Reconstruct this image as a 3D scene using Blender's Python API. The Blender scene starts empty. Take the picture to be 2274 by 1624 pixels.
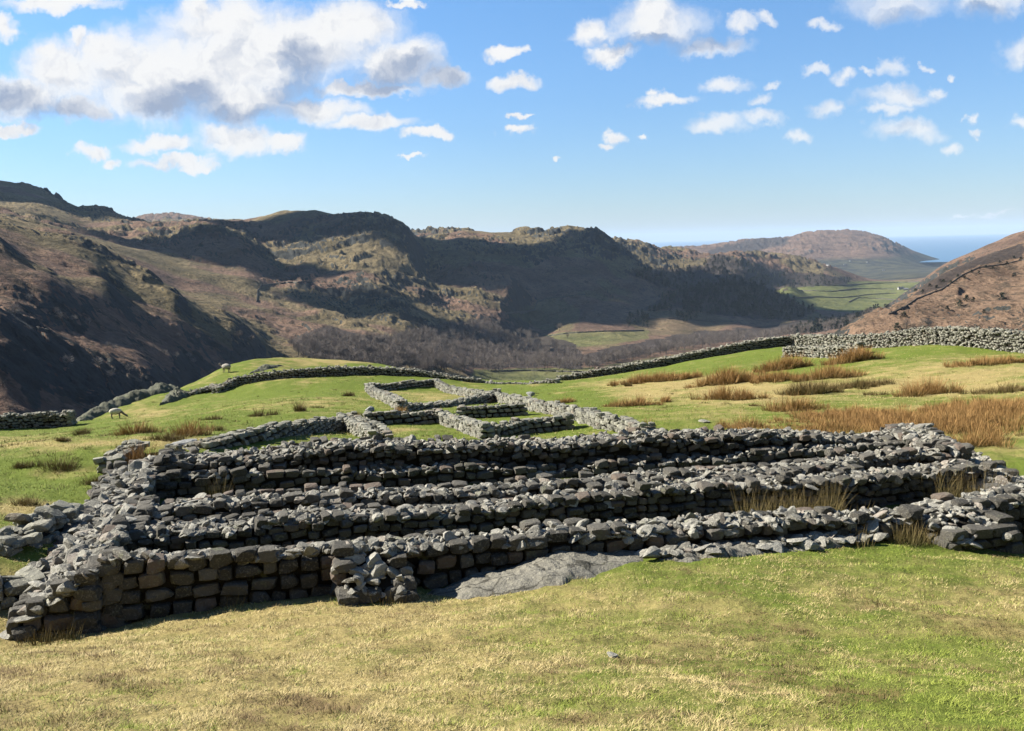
import bpy, bmesh, math, random
import numpy as np
from mathutils import Vector, Matrix

# ------------------------------------------------------------------ camera, world, sun
sc = bpy.context.scene
COL = sc.collection
F = 2184.0                                   # focal length in units of a 2274-wide picture
TH = math.radians(7.15); RO = math.radians(1.37)
FW = np.array([0, math.cos(TH), -math.sin(TH)]); UP = np.array([0, math.sin(TH), math.cos(TH)]); XA = np.array([1.0, 0, 0])
CX = math.cos(RO) * XA - math.sin(RO) * UP; CY = math.sin(RO) * XA + math.cos(RO) * UP
cam = bpy.data.objects.new("camera", bpy.data.cameras.new("camera")); COL.objects.link(cam)
cam.data.sensor_width = 36; cam.data.lens = 36 * F / 2274; cam.data.clip_start = 0.05; cam.data.clip_end = 300000
cam.matrix_world = Matrix(((CX[0], CY[0], -FW[0], 0), (CX[1], CY[1], -FW[1], 0), (CX[2], CY[2], -FW[2], 0), (0, 0, 0, 1)))
sc.camera = cam

SUN_AZ, SUN_EL = math.radians(-76), math.radians(35)
SDIR = np.array([math.sin(SUN_AZ) * math.cos(SUN_EL), math.cos(SUN_AZ) * math.cos(SUN_EL), math.sin(SUN_EL)])
sun = bpy.data.objects.new("sun", bpy.data.lights.new("sun", 'SUN')); COL.objects.link(sun)
sun.data.energy = 5.0; sun.data.angle = math.radians(0.55); sun.data.color = (1.0, 0.94, 0.84)
sun.rotation_euler = Vector(SDIR).to_track_quat('Z', 'Y').to_euler()

vs = sc.view_settings
vs.view_transform = 'Standard'; vs.look = 'None'; vs.gamma = 1; vs.use_curve_mapping = False; vs.exposure = 1.4
sc.render.engine = 'CYCLES'
sc.cycles.use_denoising = True
sc.cycles.max_bounces = 5; sc.cycles.diffuse_bounces = 1; sc.cycles.glossy_bounces = 1; sc.cycles.transparent_max_bounces = 8
sc.cycles.volume_bounces = 0

def ray(px, py):
    d = FW + CX * ((px - 1137) / F) + CY * ((812 - py) / F)
    return d / d[1]
def at(px, py, y): return ray(px, py) * y
def proj(x, y, z):
    d = x * FW[0] + y * FW[1] + z * FW[2]
    d = np.maximum(d, 1e-3)
    return 1137 + F * (x * CX[0] + y * CX[1] + z * CX[2]) / d, 812 - F * (x * CY[0] + y * CY[1] + z * CY[2]) / d

class NT:
    """small helper for node trees"""
    def __init__(s, tree): s.t = tree; s.n = tree.nodes; s.l = tree.links
    def add(s, typ, **kw):
        n = s.n.new(typ)
        for k, v in kw.items(): setattr(n, k, v)
        return n
    def put(s, sock, v):
        if isinstance(v, bpy.types.NodeSocket): s.l.new(v, sock)
        elif v is not None: sock.default_value = v
    def math(s, op, a, b=None, c=None, clamp=False):
        n = s.add('ShaderNodeMath', operation=op, use_clamp=clamp)
        for i, v in enumerate((a, b, c)):
            if v is not None: s.put(n.inputs[i], v)
        return n.outputs[0]
    def vmath(s, op, a, b=None, c=None):
        n = s.add('ShaderNodeVectorMath', operation=op)
        for i, v in enumerate((a, b, c)):
            if v is not None: s.put(n.inputs[i], v)
        return n.outputs['Value'] if op in ('DOT_PRODUCT', 'LENGTH', 'DISTANCE') else n.outputs[0]
    def noise(s, vec, scale, detail=4, rough=0.55, dist=0.0, dim='3D', out='Fac'):
        n = s.add('ShaderNodeTexNoise', noise_dimensions=dim)
        s.put(n.inputs['Vector'], vec); n.inputs['Scale'].default_value = scale
        n.inputs['Detail'].default_value = detail; n.inputs['Roughness'].default_value = rough; n.inputs['Distortion'].default_value = dist
        return n.outputs[out]
    def mix(s, f, a, b, blend='MIX'):
        n = s.add('ShaderNodeMix', data_type='RGBA', blend_type=blend)
        s.put(n.inputs['Factor'], f); s.put(n.inputs['A'], a); s.put(n.inputs['B'], b)
        return n.outputs['Result']
    def ramp(s, f, lo, hi, to0=0.0, to1=1.0, smooth=True):
        n = s.add('ShaderNodeMapRange', interpolation_type='SMOOTHSTEP' if smooth else 'LINEAR')
        s.put(n.inputs[0], f)
        for i, v in enumerate((lo, hi, to0, to1)): s.put(n.inputs[i + 1], v)
        return n.outputs[0]
    def attr(s, name, out='Fac'):
        n = s.add('ShaderNodeAttribute', attribute_name=name); return n.outputs[out]
def C4(r, g, b): return (r, g, b, 1.0)

# clouds as (x, y, rx, ry) on the far sky, measured off the photograph's horizon
CLOUDS_L = [(950,300,470,240),(700,330,390,210),(1250,200,450,165),(1000,110,300,115),(1500,130,280,105),(1750,270,210,110),
 (1960,335,125,48),(300,310,250,140),(80,420,260,115),(350,470,150,62),(480,240,150,90),(350,180,55,50),(210,235,60,45),(1080,450,230,98),
 (700,460,200,88),(1400,490,220,66),(1650,550,210,36),(1890,598,80,28),(690,640,180,42),(390,680,90,32),(480,725,60,24),(800,722,200,32),
 (1030,620,180,70),(1240,640,110,42),(930,740,70,22),(50,575,130,26),(250,10,250,42),(20,120,80,60),(1800,35,90,20),(1820,710,46,10),
 (880,40,80,50),(1620,390,260,30)]
CLOUDS_R = [(650,110,230,100),(330,150,120,65),(440,245,110,42),(620,50,140,75),(860,205,170,42),(1010,120,60,40),(1100,80,50,30),
 (1390,120,60,26),(1700,5,230,82),(2110,5,180,75),(2270,235,130,72),(940,372,110,42),(690,445,130,28),(640,410,36,25),(1150,377,50,20),
 (1350,302,45,25),(1470,340,75,34),(1705,300,55,50),(1615,312,50,20),(1840,305,28,24),(1950,325,26,18),(1430,480,75,35),(940,552,135,44),
 (1150,515,100,33),(1280,585,65,33),(1700,440,180,42),(1870,410,45,24),(1650,495,100,24),(1750,585,180,50),(2055,505,25,26),
 (2070,580,30,16),(1930,660,58,28),(2260,560,60,34),(435,635,46,32),(390,670,35,16),(580,630,52,18),(210,685,22,12),(-30,235,70,30),
 (0,372,90,36),(0,582,50,24),(1120,440,60,28),(-10,515,36,12),(1990,962,60,8),(2150,968,90,9)]
ELL = [(0.5 * a, 0.5 * b, 0.5 * c, 0.5 * d) for a, b, c, d in CLOUDS_L] + [(1137 + 0.5 * a, 0.5 * b, 0.5 * c, 0.5 * d) for a, b, c, d in CLOUDS_R]

UNDER = [(675,150,55,65),(650,215,60,40),(520,258,170,26),(440,225,60,40),(350,235,90,36),(130,245,130,36),(30,215,70,40),(930,150,105,38),(840,178,100,24),(985,175,50,22),
         (1560,88,75,24),(1440,100,110,18),(1990,30,60,18),(2180,30,50,20)]
def cloud_group(ells):
    g = bpy.data.node_groups.new("cloud_field", 'ShaderNodeTree')
    g.interface.new_socket("P", in_out='INPUT', socket_type='NodeSocketVector')
    g.interface.new_socket("Q", in_out='OUTPUT', socket_type='NodeSocketFloat')
    k = NT(g); gi = k.add('NodeGroupInput'); go = k.add('NodeGroupOutput')
    acc = None
    for (px, py, rx, ry) in ells:
        r = ray(px, py); sx, sy = F * 0.99 / rx, F * 0.99 / ry
        v = k.vmath('MULTIPLY_ADD', gi.outputs[0], (sx, sy, 0), (-r[0] * sx, -r[2] * sy, 0))
        d = k.vmath('DOT_PRODUCT', v, v)
        acc = d if acc is None else k.math('SMOOTH_MIN', acc, d, 0.25)
    k.l.new(k.math('SUBTRACT', 1.0, acc), go.inputs[0])
    return g

world = bpy.data.worlds.new("World"); sc.world = world; world.use_nodes = True
k = NT(world.node_tree); k.n.clear()
sky = k.add('ShaderNodeTexSky', sky_type='NISHITA'); sky.sun_disc = False
sky.sun_elevation = SUN_EL; sky.sun_rotation = SUN_AZ
sky.altitude = 250; sky.air_density = 1.0; sky.dust_density = 0.3; sky.ozone_density = 3.0
SKY_STRENGTH = 0.055
tc = k.add('ShaderNodeTexCoord').outputs['Generated']
sep = k.add('ShaderNodeSeparateXYZ'); k.l.new(tc, sep.inputs[0])
tint = k.mix(k.ramp(sep.outputs[2], 0.0, 0.28, smooth=False), C4(0.70, 0.80, 1.02), C4(0.70, 1.00, 1.22))
tint = k.mix(k.ramp(sep.outputs[2], 0.28, 0.95), tint, C4(0.42, 0.60, 0.78))
skyc = k.vmath('MULTIPLY', sky.outputs[0], tint)
def background(col):
    n = k.add('ShaderNodeBackground'); n.inputs['Strength'].default_value = SKY_STRENGTH; k.l.new(col, n.inputs['Color']); return n.outputs[0]
clear = background(skyc)
# the view direction flattened onto a distant upright plane, in which the clouds lie
yy = k.math('MAXIMUM', sep.outputs[1], 0.05)
comb = k.add('ShaderNodeCombineXYZ')
uu = k.math('DIVIDE', sep.outputs[0], yy); vv_ = k.math('DIVIDE', sep.outputs[2], yy)
k.put(comb.inputs[0], uu); k.put(comb.inputs[1], vv_)
P0 = comb.outputs[0]
w1 = k.noise(P0, 13, 3, 0.6, out='Color', dim='2D')
w1 = k.vmath('MULTIPLY', k.vmath('SUBTRACT', w1, (0.5, 0.5, 0.5)), (0.045, 0.030, 0))
w2 = k.noise(P0, 55, 6, 0.66, out='Color', dim='2D')
w2 = k.vmath('MULTIPLY', k.vmath('SUBTRACT', w2, (0.5, 0.5, 0.5)), (0.024, 0.020, 0))
P1 = k.vmath('ADD', P0, k.vmath('ADD', w1, w2))
big_ = k.noise(P1, 11, 3, 0.5, dim='2D'); bil = k.noise(P1, 32, 6, 0.60, dim='2D')
bil2 = k.noise(k.vmath('ADD', P1, (-0.006, 0.009, 0)), 32, 6, 0.60, dim='2D')
def cloudy(ells, under):
    grp = cloud_group(ells)
    def field(v):
        n = k.add('ShaderNodeGroup'); n.node_tree = grp; k.put(n.inputs[0], v); return n.outputs[0]
    q0 = field(P1)
    q1 = field(k.vmath('ADD', P1, (-0.010, 0.026, 0)))
    dens = k.ramp(k.math('MULTIPLY_ADD', k.math('SUBTRACT', bil, 0.5), 1.15, q0), -0.45, k.ramp(uu, 0.02, 0.28, 0.80, 1.35))
    # undersides turned from the sun are grey; billows catch the light on their sunward side
    shade = k.math('MULTIPLY', k.ramp(q1, 0.45, 1.05), 0.22)
    if under:
        g2 = cloud_group(under); n = k.add('ShaderNodeGroup'); n.node_tree = g2; k.put(n.inputs[0], P1)
        shade = k.math('ADD', shade, k.math('MULTIPLY', k.ramp(k.math('MULTIPLY_ADD', k.math('SUBTRACT', big_, 0.5), 1.7, n.outputs[0]), -0.55, 0.95), 0.82))
    rel = k.math('MULTIPLY', k.math('SUBTRACT', bil, bil2), 1.25)
    lit = k.math('ADD', k.math('SUBTRACT', 1.04, shade), rel, clamp=True)
    ccol = k.mix(lit, C4(2.5, 3.0, 4.0), C4(6.6, 6.55, 6.5))
    return background(k.mix(k.math('MULTIPLY', dens, k.math('MULTIPLY', k.ramp(q0, 0.0, 1.0, 0.80, 0.98), k.ramp(uu, 0.10, 0.30, 1.0, 0.86))), skyc, ccol))
edges = [-0.75, -0.41, -0.35, -0.29, -0.23, -0.17, -0.10, 0.02, 0.11, 0.18, 0.24, 0.29, 0.34, 0.39, 0.44, 0.75]
def mix_shader(fac, a_, b_):
    mx = k.add('ShaderNodeMixShader'); k.l.new(fac, mx.inputs[0]); k.l.new(a_, mx.inputs[1]); k.l.new(b_, mx.inputs[2]); return mx.outputs[0]
def sectors(i, j):                              # the sky is split into slices so that each only weighs the clouds near it
    if j - i == 1:
        def near_(lst): return [e for e in lst if ray(e[0], e[1])[0] + e[2] / F * 1.3 + 0.042 > edges[i] and ray(e[0], e[1])[0] - e[2] / F * 1.3 - 0.042 < edges[j]]
        return cloudy(near_(ELL), near_(UNDER))
    h = (i + j) // 2
    return mix_shader(k.math('GREATER_THAN', uu, edges[h]), sectors(i, h), sectors(h, j))
up = k.math('MULTIPLY', k.math('MULTIPLY', k.math('GREATER_THAN', sep.outputs[1], 0.3), k.math('LESS_THAN', k.math('ABSOLUTE', uu), 0.75)), k.math('MULTIPLY', k.math('GREATER_THAN', vv_, 0.002), k.math('LESS_THAN', vv_, 0.36)))
acc = mix_shader(up, clear, sectors(0, len(edges) - 1))
out = k.add('ShaderNodeOutputWorld'); k.l.new(acc, out.inputs['Surface'])
world.cycles.sampling_method = 'MANUAL'; world.cycles.sample_map_resolution = 512

# ------------------------------------------------------------------ numeric helpers
rng = np.random.default_rng(7); random.seed(7)
def _h(ix, iy, seed):
    n = (ix.astype(np.int64) * 374761393 + iy.astype(np.int64) * 668265263 + seed * 974634777) & 0xffffffff
    n = ((n ^ (n >> 13)) * 1274126177) & 0xffffffff
    n = (n ^ (n >> 16)) & 0xffff
    return n.astype(np.float32) * np.float32(2 * math.pi / 65536)
def pnoise(x, y, seed=0):
    x = np.asarray(x, np.float64); y = np.asarray(y, np.float64)
    ix = np.floor(x); iy = np.floor(y); fx = (x - ix).astype(np.float32); fy = (y - iy).astype(np.float32)
    def g(dx, dy):
        a = _h(ix + dx, iy + dy, seed); return np.cos(a) * (fx - dx) + np.sin(a) * (fy - dy)
    u = fx * fx * fx * (fx * (fx * 6 - 15) + 10); v = fy * fy * fy * (fy * (fy * 6 - 15) + 10)
    a = g(0, 0); b = g(1, 0); c = g(0, 1); d = g(1, 1)
    return (a + u * (b - a) + v * (c - a + u * (a - b - c + d))) * 1.5
def fbm(x, y, lam, octs, seed=0, rough=0.5):
    s = 0; a = 1.0
    for o in range(octs):
        s = s + a * pnoise(x / lam, y / lam, seed + o * 17); lam *= 0.5; a *= rough
    return s
def sst(x, a, b):
    t = np.clip((x - a) / (b - a), 0, 1); return t * t * (3 - 2 * t)
def inpoly(px, py, poly):
    r = np.zeros(px.shape, bool); n = len(poly)
    for i in range(n):
        x1, y1 = poly[i]; x2, y2 = poly[(i + 1) % n]
        if y1 == y2: continue
        c = ((y1 > py) != (y2 > py)) & (px < (x2 - x1) * (py - y1) / (y2 - y1) + x1)
        r ^= c
    return r
def rbf(pts, vals, c2=1e-6):
    P = np.asarray(pts, float); V = np.asarray(vals, float); n = len(P)
    D = np.sqrt(((P[:, None] - P[None]) ** 2).sum(-1) + c2)
    M = np.zeros((n + 3, n + 3)); M[:n, :n] = D; M[:n, n] = 1; M[:n, n + 1:] = P; M[n, :n] = 1; M[n + 1:, :n] = P.T
    M[:n, :n] -= np.eye(n) * 1e-4
    W = np.linalg.solve(M, np.concatenate([V, np.zeros(3)]))
    def f(q):
        o = np.empty(len(q))
        for i in range(0, len(q), 20000):
            b = q[i:i + 20000]
            o[i:i + 20000] = np.sqrt(((b[:, None] - P[None]) ** 2).sum(-1) + c2) @ W[:n] + W[n] + b @ W[n + 1:]
        return o
    return f
def new_mesh(name, V, faces, mat=None, parent=None, smooth=False, attrs=None, link=True):
    """faces: (m,3) or (m,4) int array"""
    me = bpy.data.meshes.new(name); V = np.asarray(V, np.float32); faces = np.asarray(faces, np.int32)
    k_ = faces.shape[1]
    me.vertices.add(len(V)); me.vertices.foreach_set('co', V.ravel())
    me.loops.add(faces.size); me.loops.foreach_set('vertex_index', faces.ravel())
    me.polygons.add(len(faces)); me.polygons.foreach_set('loop_start', np.arange(0, faces.size, k_, dtype=np.int32))
    me.update(calc_edges=True)
    me.polygons.foreach_set('use_smooth', np.full(len(faces), smooth, bool))
    for a, v in (attrs or {}).items():
        at_ = me.attributes.new(a, 'FLOAT', 'POINT'); at_.data.foreach_set('value', np.asarray(v, np.float32).ravel())
    if mat: me.materials.append(mat)
    ob = bpy.data.objects.new(name, me)
    if link: COL.objects.link(ob)
    if parent: ob.parent = parent
    return ob
def tag(o, label=None, cat=None, group=None, kind=None):
    for a, v in (('label', label), ('category', cat), ('group', group), ('kind', kind)):
        if v: o[a] = v
    return o
def empty(name, loc, label, cat, group=None, rz=0.0):
    o = bpy.data.objects.new(name, None); COL.objects.link(o); o.empty_display_size = 0.2
    o.location = loc; o.rotation_euler = (0, 0, rz)
    return tag(o, label, cat, group, 'thing')

# ------------------------------------------------------------------ terrain
# fort plan axes: A runs away from the viewer, B runs along the granary walls
AZ = math.radians(-15)
A2 = np.array([math.sin(AZ), math.cos(AZ)]); B2 = np.array([math.cos(AZ), -math.sin(AZ)])
ORG = at(230, 1400, 14.1)[:2]
def plan(a, b): return ORG + a * A2 + b * B2

near = []
def N(px, py, y): near.append(tuple(at(px, py, y)))
def NW(x, y, z): near.append((x, y, z))
for px in (-500, 0, 570, 1137, 1700, 2274, 2800): N(px, 1624, 6.5)
for p in ((0,1460,11.3),(570,1440,11.0),(1137,1400,11.6),(1700,1380,11.9),(2274,1370,12.2),(-500,1480,11)): N(*p)
for p in ((20,1420,13.7),(230,1402,14.05),(460,1362,14.4),(740,1322,14.85),(905,1312,15.15),(1100,1315,14.7),(1300,1272,15.3),(1450,1243,15.9),
          (1600,1228,16.3),(1900,1214,16.9),(2120,1212,17.4),(2274,1218,17.8),(2600,1225,18.5),(-200,1400,13.4)): N(*p)
for b, za, zb, zc in ((1,-5.75,-5.9,-6.1),(5,-5.75,-6.1,-6.25),(9,-5.75,-6.15,-6.35),(13,-5.85,-6.25,-6.5),(17,-6.0,-6.35,-6.55),(20,-6.1,-6.4,-6.55)):
    for a, z in ((2, za), (7, zb), (11.5, zc)):
        p = plan(a, b); NW(p[0], p[1], z)
for p in ((60,1250,16.5),(20,1150,19.5),(130,1045,26),(20,1030,27),(230,1010,27.5),(-300,1100,21),(300,962,37),(60,985,40),(500,922,48),(640,890,60),
          (700,836,84.6),(560,850,83),(480,869,82),(380,905,75),(200,938,71),(80,950,70),(-100,955,69),(-400,960,66),
          (800,835,85.5),(940,836,87),(1050,845,88.5),(1200,849,90),(1330,836,92),(1500,808,94),(1640,783,96),(1760,774,97),
          (2000,769,80.5),(2130,768,73.5),(2274,783,67.5),(2600,800,56),
          (940,960,40),(940,892,64),(1000,868,80),(1240,960,38),(1200,900,56),(1500,930,40),(1500,880,56),(1500,840,76),(1700,900,45),(1700,840,66),(1800,800,80),
          (2000,930,37),(2000,870,50),(2000,810,64),(2250,930,34),(2250,860,46),(2250,815,56),(2274,1000,29),(2500,1000,28)): N(*p)
# hump beyond the enclosure wall and the edge of the spur
for p in ((258,934,61),(258,949,48),(120,956,58),(120,972,46),(0,964,56),(-150,972,54),(400,928,58)): N(*p)
for p in ((700,803,104),(640,804,104),(580,811,102),(760,803,104),(830,808,103),(890,817,100),(700,818,95),(480,832,97),(400,868,90),(300,896,83),(200,922,77),(1000,838,94)): N(*p)
NW(0,0,-1.66); NW(6,0,-1.75); NW(-6,0,-1.6); NW(0,3,-2.45); NW(5,3,-2.5); NW(-5,3,-2.45); NW(0,-12,1.0); NW(25,-12,1.0); NW(-25,-12,0.5); NW(40,0,-1); NW(-40,0,-3)
NW(0,-40,13); NW(60,-40,13); NW(-60,-40,9); NW(90,20,-2); NW(-80,20,-12); NW(0,-200,85); NW(200,-150,75); NW(-200,-150,40)
for az, r, z in ((-45,95,-30),(-30,95,-27),(-24,105,-30),(-19,120,-27),(-15,130,-25),(-11,135,-25),(-6,130,-26),(0,125,-25),(6,125,-24),(12,125,-21),(18,115,-16.5),
                 (24,110,-15),(30,105,-13),(45,100,-9),
                 (-45,200,-50),(-30,200,-48),(-22,200,-46),(-15,200,-45),(-8,200,-46),(0,200,-46),(8,200,-44),(16,200,-40),(24,200,-34),(30,200,-30),(45,200,-20)):
    a = math.radians(az); NW(r * math.sin(a), r * math.cos(a), z)
f_near = rbf([(p[0] / 40, p[1] / 40) for p in near], [p[2] for p in near], 0.006)

KA = 4.0
hp, hv, hd = [], [], []
def H(px, py, y):
    p = at(px, py, y); r = math.hypot(p[0], p[1]); hp.append((math.atan2(p[0], p[1]) * KA, math.log(r))); hv.append(p[2] / r); hd.append(0)
def HT(az, r, t): hp.append((math.radians(az) * KA, math.log(r))); hv.append(t); hd.append(0)
def crest(pts, dip=0.035, back=1.16):
    """a skyline or rib: points plus a hidden hollow behind it"""
    dense = []
    for (x0, y0, d0), (x1, y1, d1) in zip(pts[:-1], pts[1:]):
        n = max(1, int(math.hypot(x1 - x0, y1 - y0) / 16))
        dense += [(x0 + (x1 - x0) * j / n, y0 + (y1 - y0) * j / n, d0 + (d1 - d0) * j / n) for j in range(n)]
    for px, py, y in dense + [pts[-1]]:
        H(px, py, y)
        if dip:
            p = at(px, py, y); r = math.hypot(p[0], p[1])
            hp.append((math.atan2(p[0], p[1]) * KA, math.log(r * back))); hv.append(p[2] / r - dip); hd.append(1)
def ramp_y(xy, y0, y1):
    n = len(xy); return [(x, y, y0 + (y1 - y0) * i / (n - 1)) for i, (x, y) in enumerate(xy)]
for az, r, z in ((-45,200,-50),(-30,200,-48),(-22,200,-46),(-15,200,-45),(-8,200,-46),(0,200,-46),(8,200,-44),(16,200,-40),(24,200,-34),(30,200,-30),(45,200,-20),
                 (-45,130,-34),(-22,130,-32),(-11,130,-24),(0,130,-27),(12,130,-23),(24,130,-19),(45,130,-14),
                 (-30,330,-72),(-22,330,-70),(-15,330,-66),(-8,350,-68),(0,350,-70),(8,350,-68),(16,350,-72),(24,350,-55),(30,350,-48),
                 (-20,600,-103),(-15,600,-100),(-8,600,-98),(0,600,-104),(8,600,-105),(16,600,-105),(-8,900,-160),(0,900,-158),(8,900,-155),(14,900,-145)):
    HT(az, r, z / r)
# valley floor and fields
for p in ((1180,834,1230),(1060,832,1180),(1260,826,1270),(1350,800,1400),(1500,780,1500),(1640,762,1650),(1740,748,1750),(1200,778,1560),(1400,765,1700),
          (1250,748,1850),(1380,742,1900),(1150,735,1950),(1160,700,2150),(1240,690,2250),(1350,705,2150),(1450,735,2050),(1560,730,2150),(1700,722,2250),
          (1850,718,2300),(1900,705,2600),(1480,690,2500),(1740,690,3300),(1900,690,3400),(2010,672,3600),(1760,655,3900),(1900,640,4200),(2030,632,4300),
          (1720,650,3700),(1850,620,5000),(2000,612,5600),(2090,602,6500),(2060,590,8500),(2130,575,11500),(2160,564,14500),(2040,556,15500),(1450,556,15500),(2274,553,15500),(1137,560,15500)): H(*p)
crest([(1480,668,2450),(1520,650,2600),(1560,637,2700),(1620,629,2750),(1670,634,2750),(1730,652,2700),(1780,676,2600),(1810,690,2550)], 0.014, 1.12)
for p in ((1460,600,3600),(1560,612,3500),(1650,618,3500),(1750,625,3700),(1850,618,4200)): H(*p)
crest([(1410,562,4500),(1450,557,4600),(1500,555,4700),(1540,565,4700),(1570,577,4600)], 0.008, 1.12)
crest([(1590,570,4300),(1610,567,4300),(1640,562,4400),(1690,560,4500),(1740,566,4550),(1800,580,4600),(1850,594,4700),(1900,610,4800)], 0.008, 1.12)
crest([(1470,556,9000),(1520,550,9000),(1560,546,9000),(1620,538,9000),(1690,530,9000),(1750,527,9000),(1790,517,9000),(1830,514,9000),(1880,513,9000),(1930,518,9000),
       (1960,526,9000),(1985,539,9000),(2010,549,9000),(2040,561,9000),(2080,573,9200)], 0.018, 1.2)
for p in ((1620,585,7400),(1750,598,7000),(1900,604,7000),(1850,560,8000),(1700,560,8200)): H(*p)
# the cloud-shaded middle fell
crest([(930,523,2700),(1000,521,2800),(1060,519,2900),(1130,520,2950),(1200,521,3000),(1235,513,3000),(1270,508,2950),(1310,512,2900),(1340,521,2850),(1365,538,2800),
       (1390,556,2750),(1420,582,2700),(1450,612,2650),(1480,645,2550)], 0.02)
for p in ((930,580,2350),(1000,600,2300),(1100,610,2350),(1200,610,2450),(1300,600,2550),(1380,620,2550),(950,635,2050),(1050,638,2100),(1150,660,2150),(1250,660,2300),(1350,665,2350),(1430,670,2400)): H(*p)
crest([(1350,527,4100),(1400,533,4100),(1455,549,4100)], 0.012)
crest([(905,519,3500),(940,512,3500),(968,510,3500),(1005,513,3500),(1045,518,3500)], 0.015)
# the craggy central fell
crest([(548,490,2800),(580,478,2700),(620,470,2600),(660,466,2550),(700,467,2500),(745,473,2480),(800,472,2450),(830,471,2450),(860,477,2430),(885,491,2400),(905,507,2380),(920,520,2350)], 0.025)
for p in ((620,520,2400),(700,530,2300),(780,530,2250),(850,540,2200),(890,560,2150),(680,575,2100),(760,590,2000),(850,610,1950),(640,600,2000),(600,570,2150),
          (900,655,1900),(1000,690,1900),(1080,715,1850),(650,700,1520),(740,725,1450),(600,650,1700),(700,645,1750),(780,640,1800),(600,755,1200),(700,780,1150),(800,790,1150),(900,800,1150),(1000,815,1170),(1000,760,1500),(900,750,1450)): H(*p)
crest([(770,668,1750),(810,656,1750),(850,657,1720),(890,672,1680),(925,695,1640),(960,724,1600)], 0.012, 1.06)
# far left: blue hill, saddle, dark peaks
crest([(280,490,7000),(305,485,7000),(330,479,7000),(350,481,7000),(375,476,7000),(410,478,7000),(435,482,7000),(465,490,7000)], 0.012)
crest([(350,503,3400),(400,500,3400),(460,494,3400),(500,489,3400),(545,487,3400)], 0.012)
crest([(160,470,2600),(185,466,2600),(212,466,2600),(245,471,2600),(268,480,2600),(292,490,2600),(330,500,2650)], 0.012)
for p in ((250,500,2300),(320,525,2150),(420,550,1950),(500,570,1900),(330,560,1800),(430,610,1650),(520,620,1700),(400,640,1500),(480,680,1350),(560,700,1400)): H(*p)
crest([(-60,412,3300),(0,413,3300),(45,414,3300),(85,418,3300),(112,436,3300),(135,457,3300),(165,468,3300)], 0.03)
crest([(-40,452,2300),(40,452,2300),(103,460,2300),(150,482,2250),(192,508,2200)], 0.02, 1.1)
crest([(-40,495,1500),(14,479,1500),(44,488,1500),(72,508,1480),(110,520,1460)], 0.02, 1.08)
crest([(365,546,2000),(400,535,2000),(430,526,2000),(466,528,1980),(499,545,1950),(525,551,1900),(548,575,1850),(560,590,1820)], 0.012, 1.06)
# ribs and gullies of the near dark fellside
def rib(xy, y0, y1, dip, back): crest(ramp_y(xy, y0, y1), dip, back)
rib([(110,524),(154,529),(200,536),(239,560),(294,590),(335,604),(362,646),(371,664)], 1060, 1150, 0.026, 1.10)
rib([(-60,508),(0,533),(17,549),(51,580),(113,607),(164,622),(232,624),(253,645),(275,668)], 780, 880, 0.020, 1.10)
rib([(110,640),(171,683),(222,717),(290,751),(345,775),(400,800)], 705, 770, 0.014, 1.07)
rib([(270,664),(300,668),(345,672),(390,673),(427,702),(479,719),(523,730),(564,765),(582,797)], 915, 1035, 0.028, 1.10)
rib([(-60,640),(30,655),(100,690),(160,725),(230,757)], 635, 680, 0.010, 1.05)
rib([(-60,660),(0,684),(60,710),(137,744),(190,763),(239,782),(300,812),(345,836),(365,852)], 550, 640, 0.025, 1.10)
rib([(-60,690),(0,713),(60,765),(120,809),(191,857),(239,886)], 428, 472, 0.025, 1.10)
for p in ((-150,840,400),(560,815,960),(480,830,830),(430,850,760),(0,870,370),(100,905,390),(-300,660,480),(-300,480,760)): H(*p)
# right-hand fells
crest([(1850,742,690),(1900,722,740),(1950,700,800),(2000,676,850),(2030,657,900),(2065,628,960),(2100,607,1010),(2160,583,1080),(2220,562,1120),(2274,542,1150),(2400,500,1200),(2700,420,1300)], 0.03)
for p in ((1950,745,610),(2100,740,590),(2274,748,560),(2100,690,760),(2200,690,730),(2274,680,740),(2200,640,860),(2274,610,940),(2500,700,600)): H(*p)
crest([(2080,604,2000),(2110,590,2000),(2150,571,2000),(2190,551,2000),(2220,540,2000),(2250,524,2000),(2274,517,2000),(2400,480,2000)], 0.03)
for az in (-110,-80,-60,-45,-36): HT(az, 800, 0.0); HT(az, 1500, 0.10); HT(az, 3200, 0.14); HT(az, 9000, 0.03)
for az in (36,45,60,80,110): HT(az, 600, 0.0); HT(az, 1200, 0.14); HT(az, 3200, 0.10); HT(az, 9000, 0.02)
for az in (-180,-150,150,180): HT(az, 200, 0.40); HT(az, 800, 0.5); HT(az, 3000, 0.30)
for az in (-60,-36,-20,-8): HT(az, 15000, -0.012)
for az in (36, 60): HT(az, 15000, -0.0165)
for az in (-180,-60,-30,-10,0,8,16,24,30,60,180): HT(az, 21000, -0.0128)
# hollows that would cut into another surveyed ridge are dropped
_hp = np.array(hp); _hv = np.array(hv); _dp = np.array(hd, bool); keep = np.ones(len(_hp), bool)
for i in range(len(_hp)):
    d_ = np.hypot(*(_hp - _hp[i]).T)
    if _dp[i]:
        near_ = (~_dp) & (d_ < 0.10) & (_hv > _hv[i] + 0.004)
        if near_.any(): keep[i] = False
    elif ((d_[:i] < 0.012) & keep[:i] & ~_dp[:i]).any(): keep[i] = False
f_hill = rbf(_hp[keep], _hv[keep], 0.0004)

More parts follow.
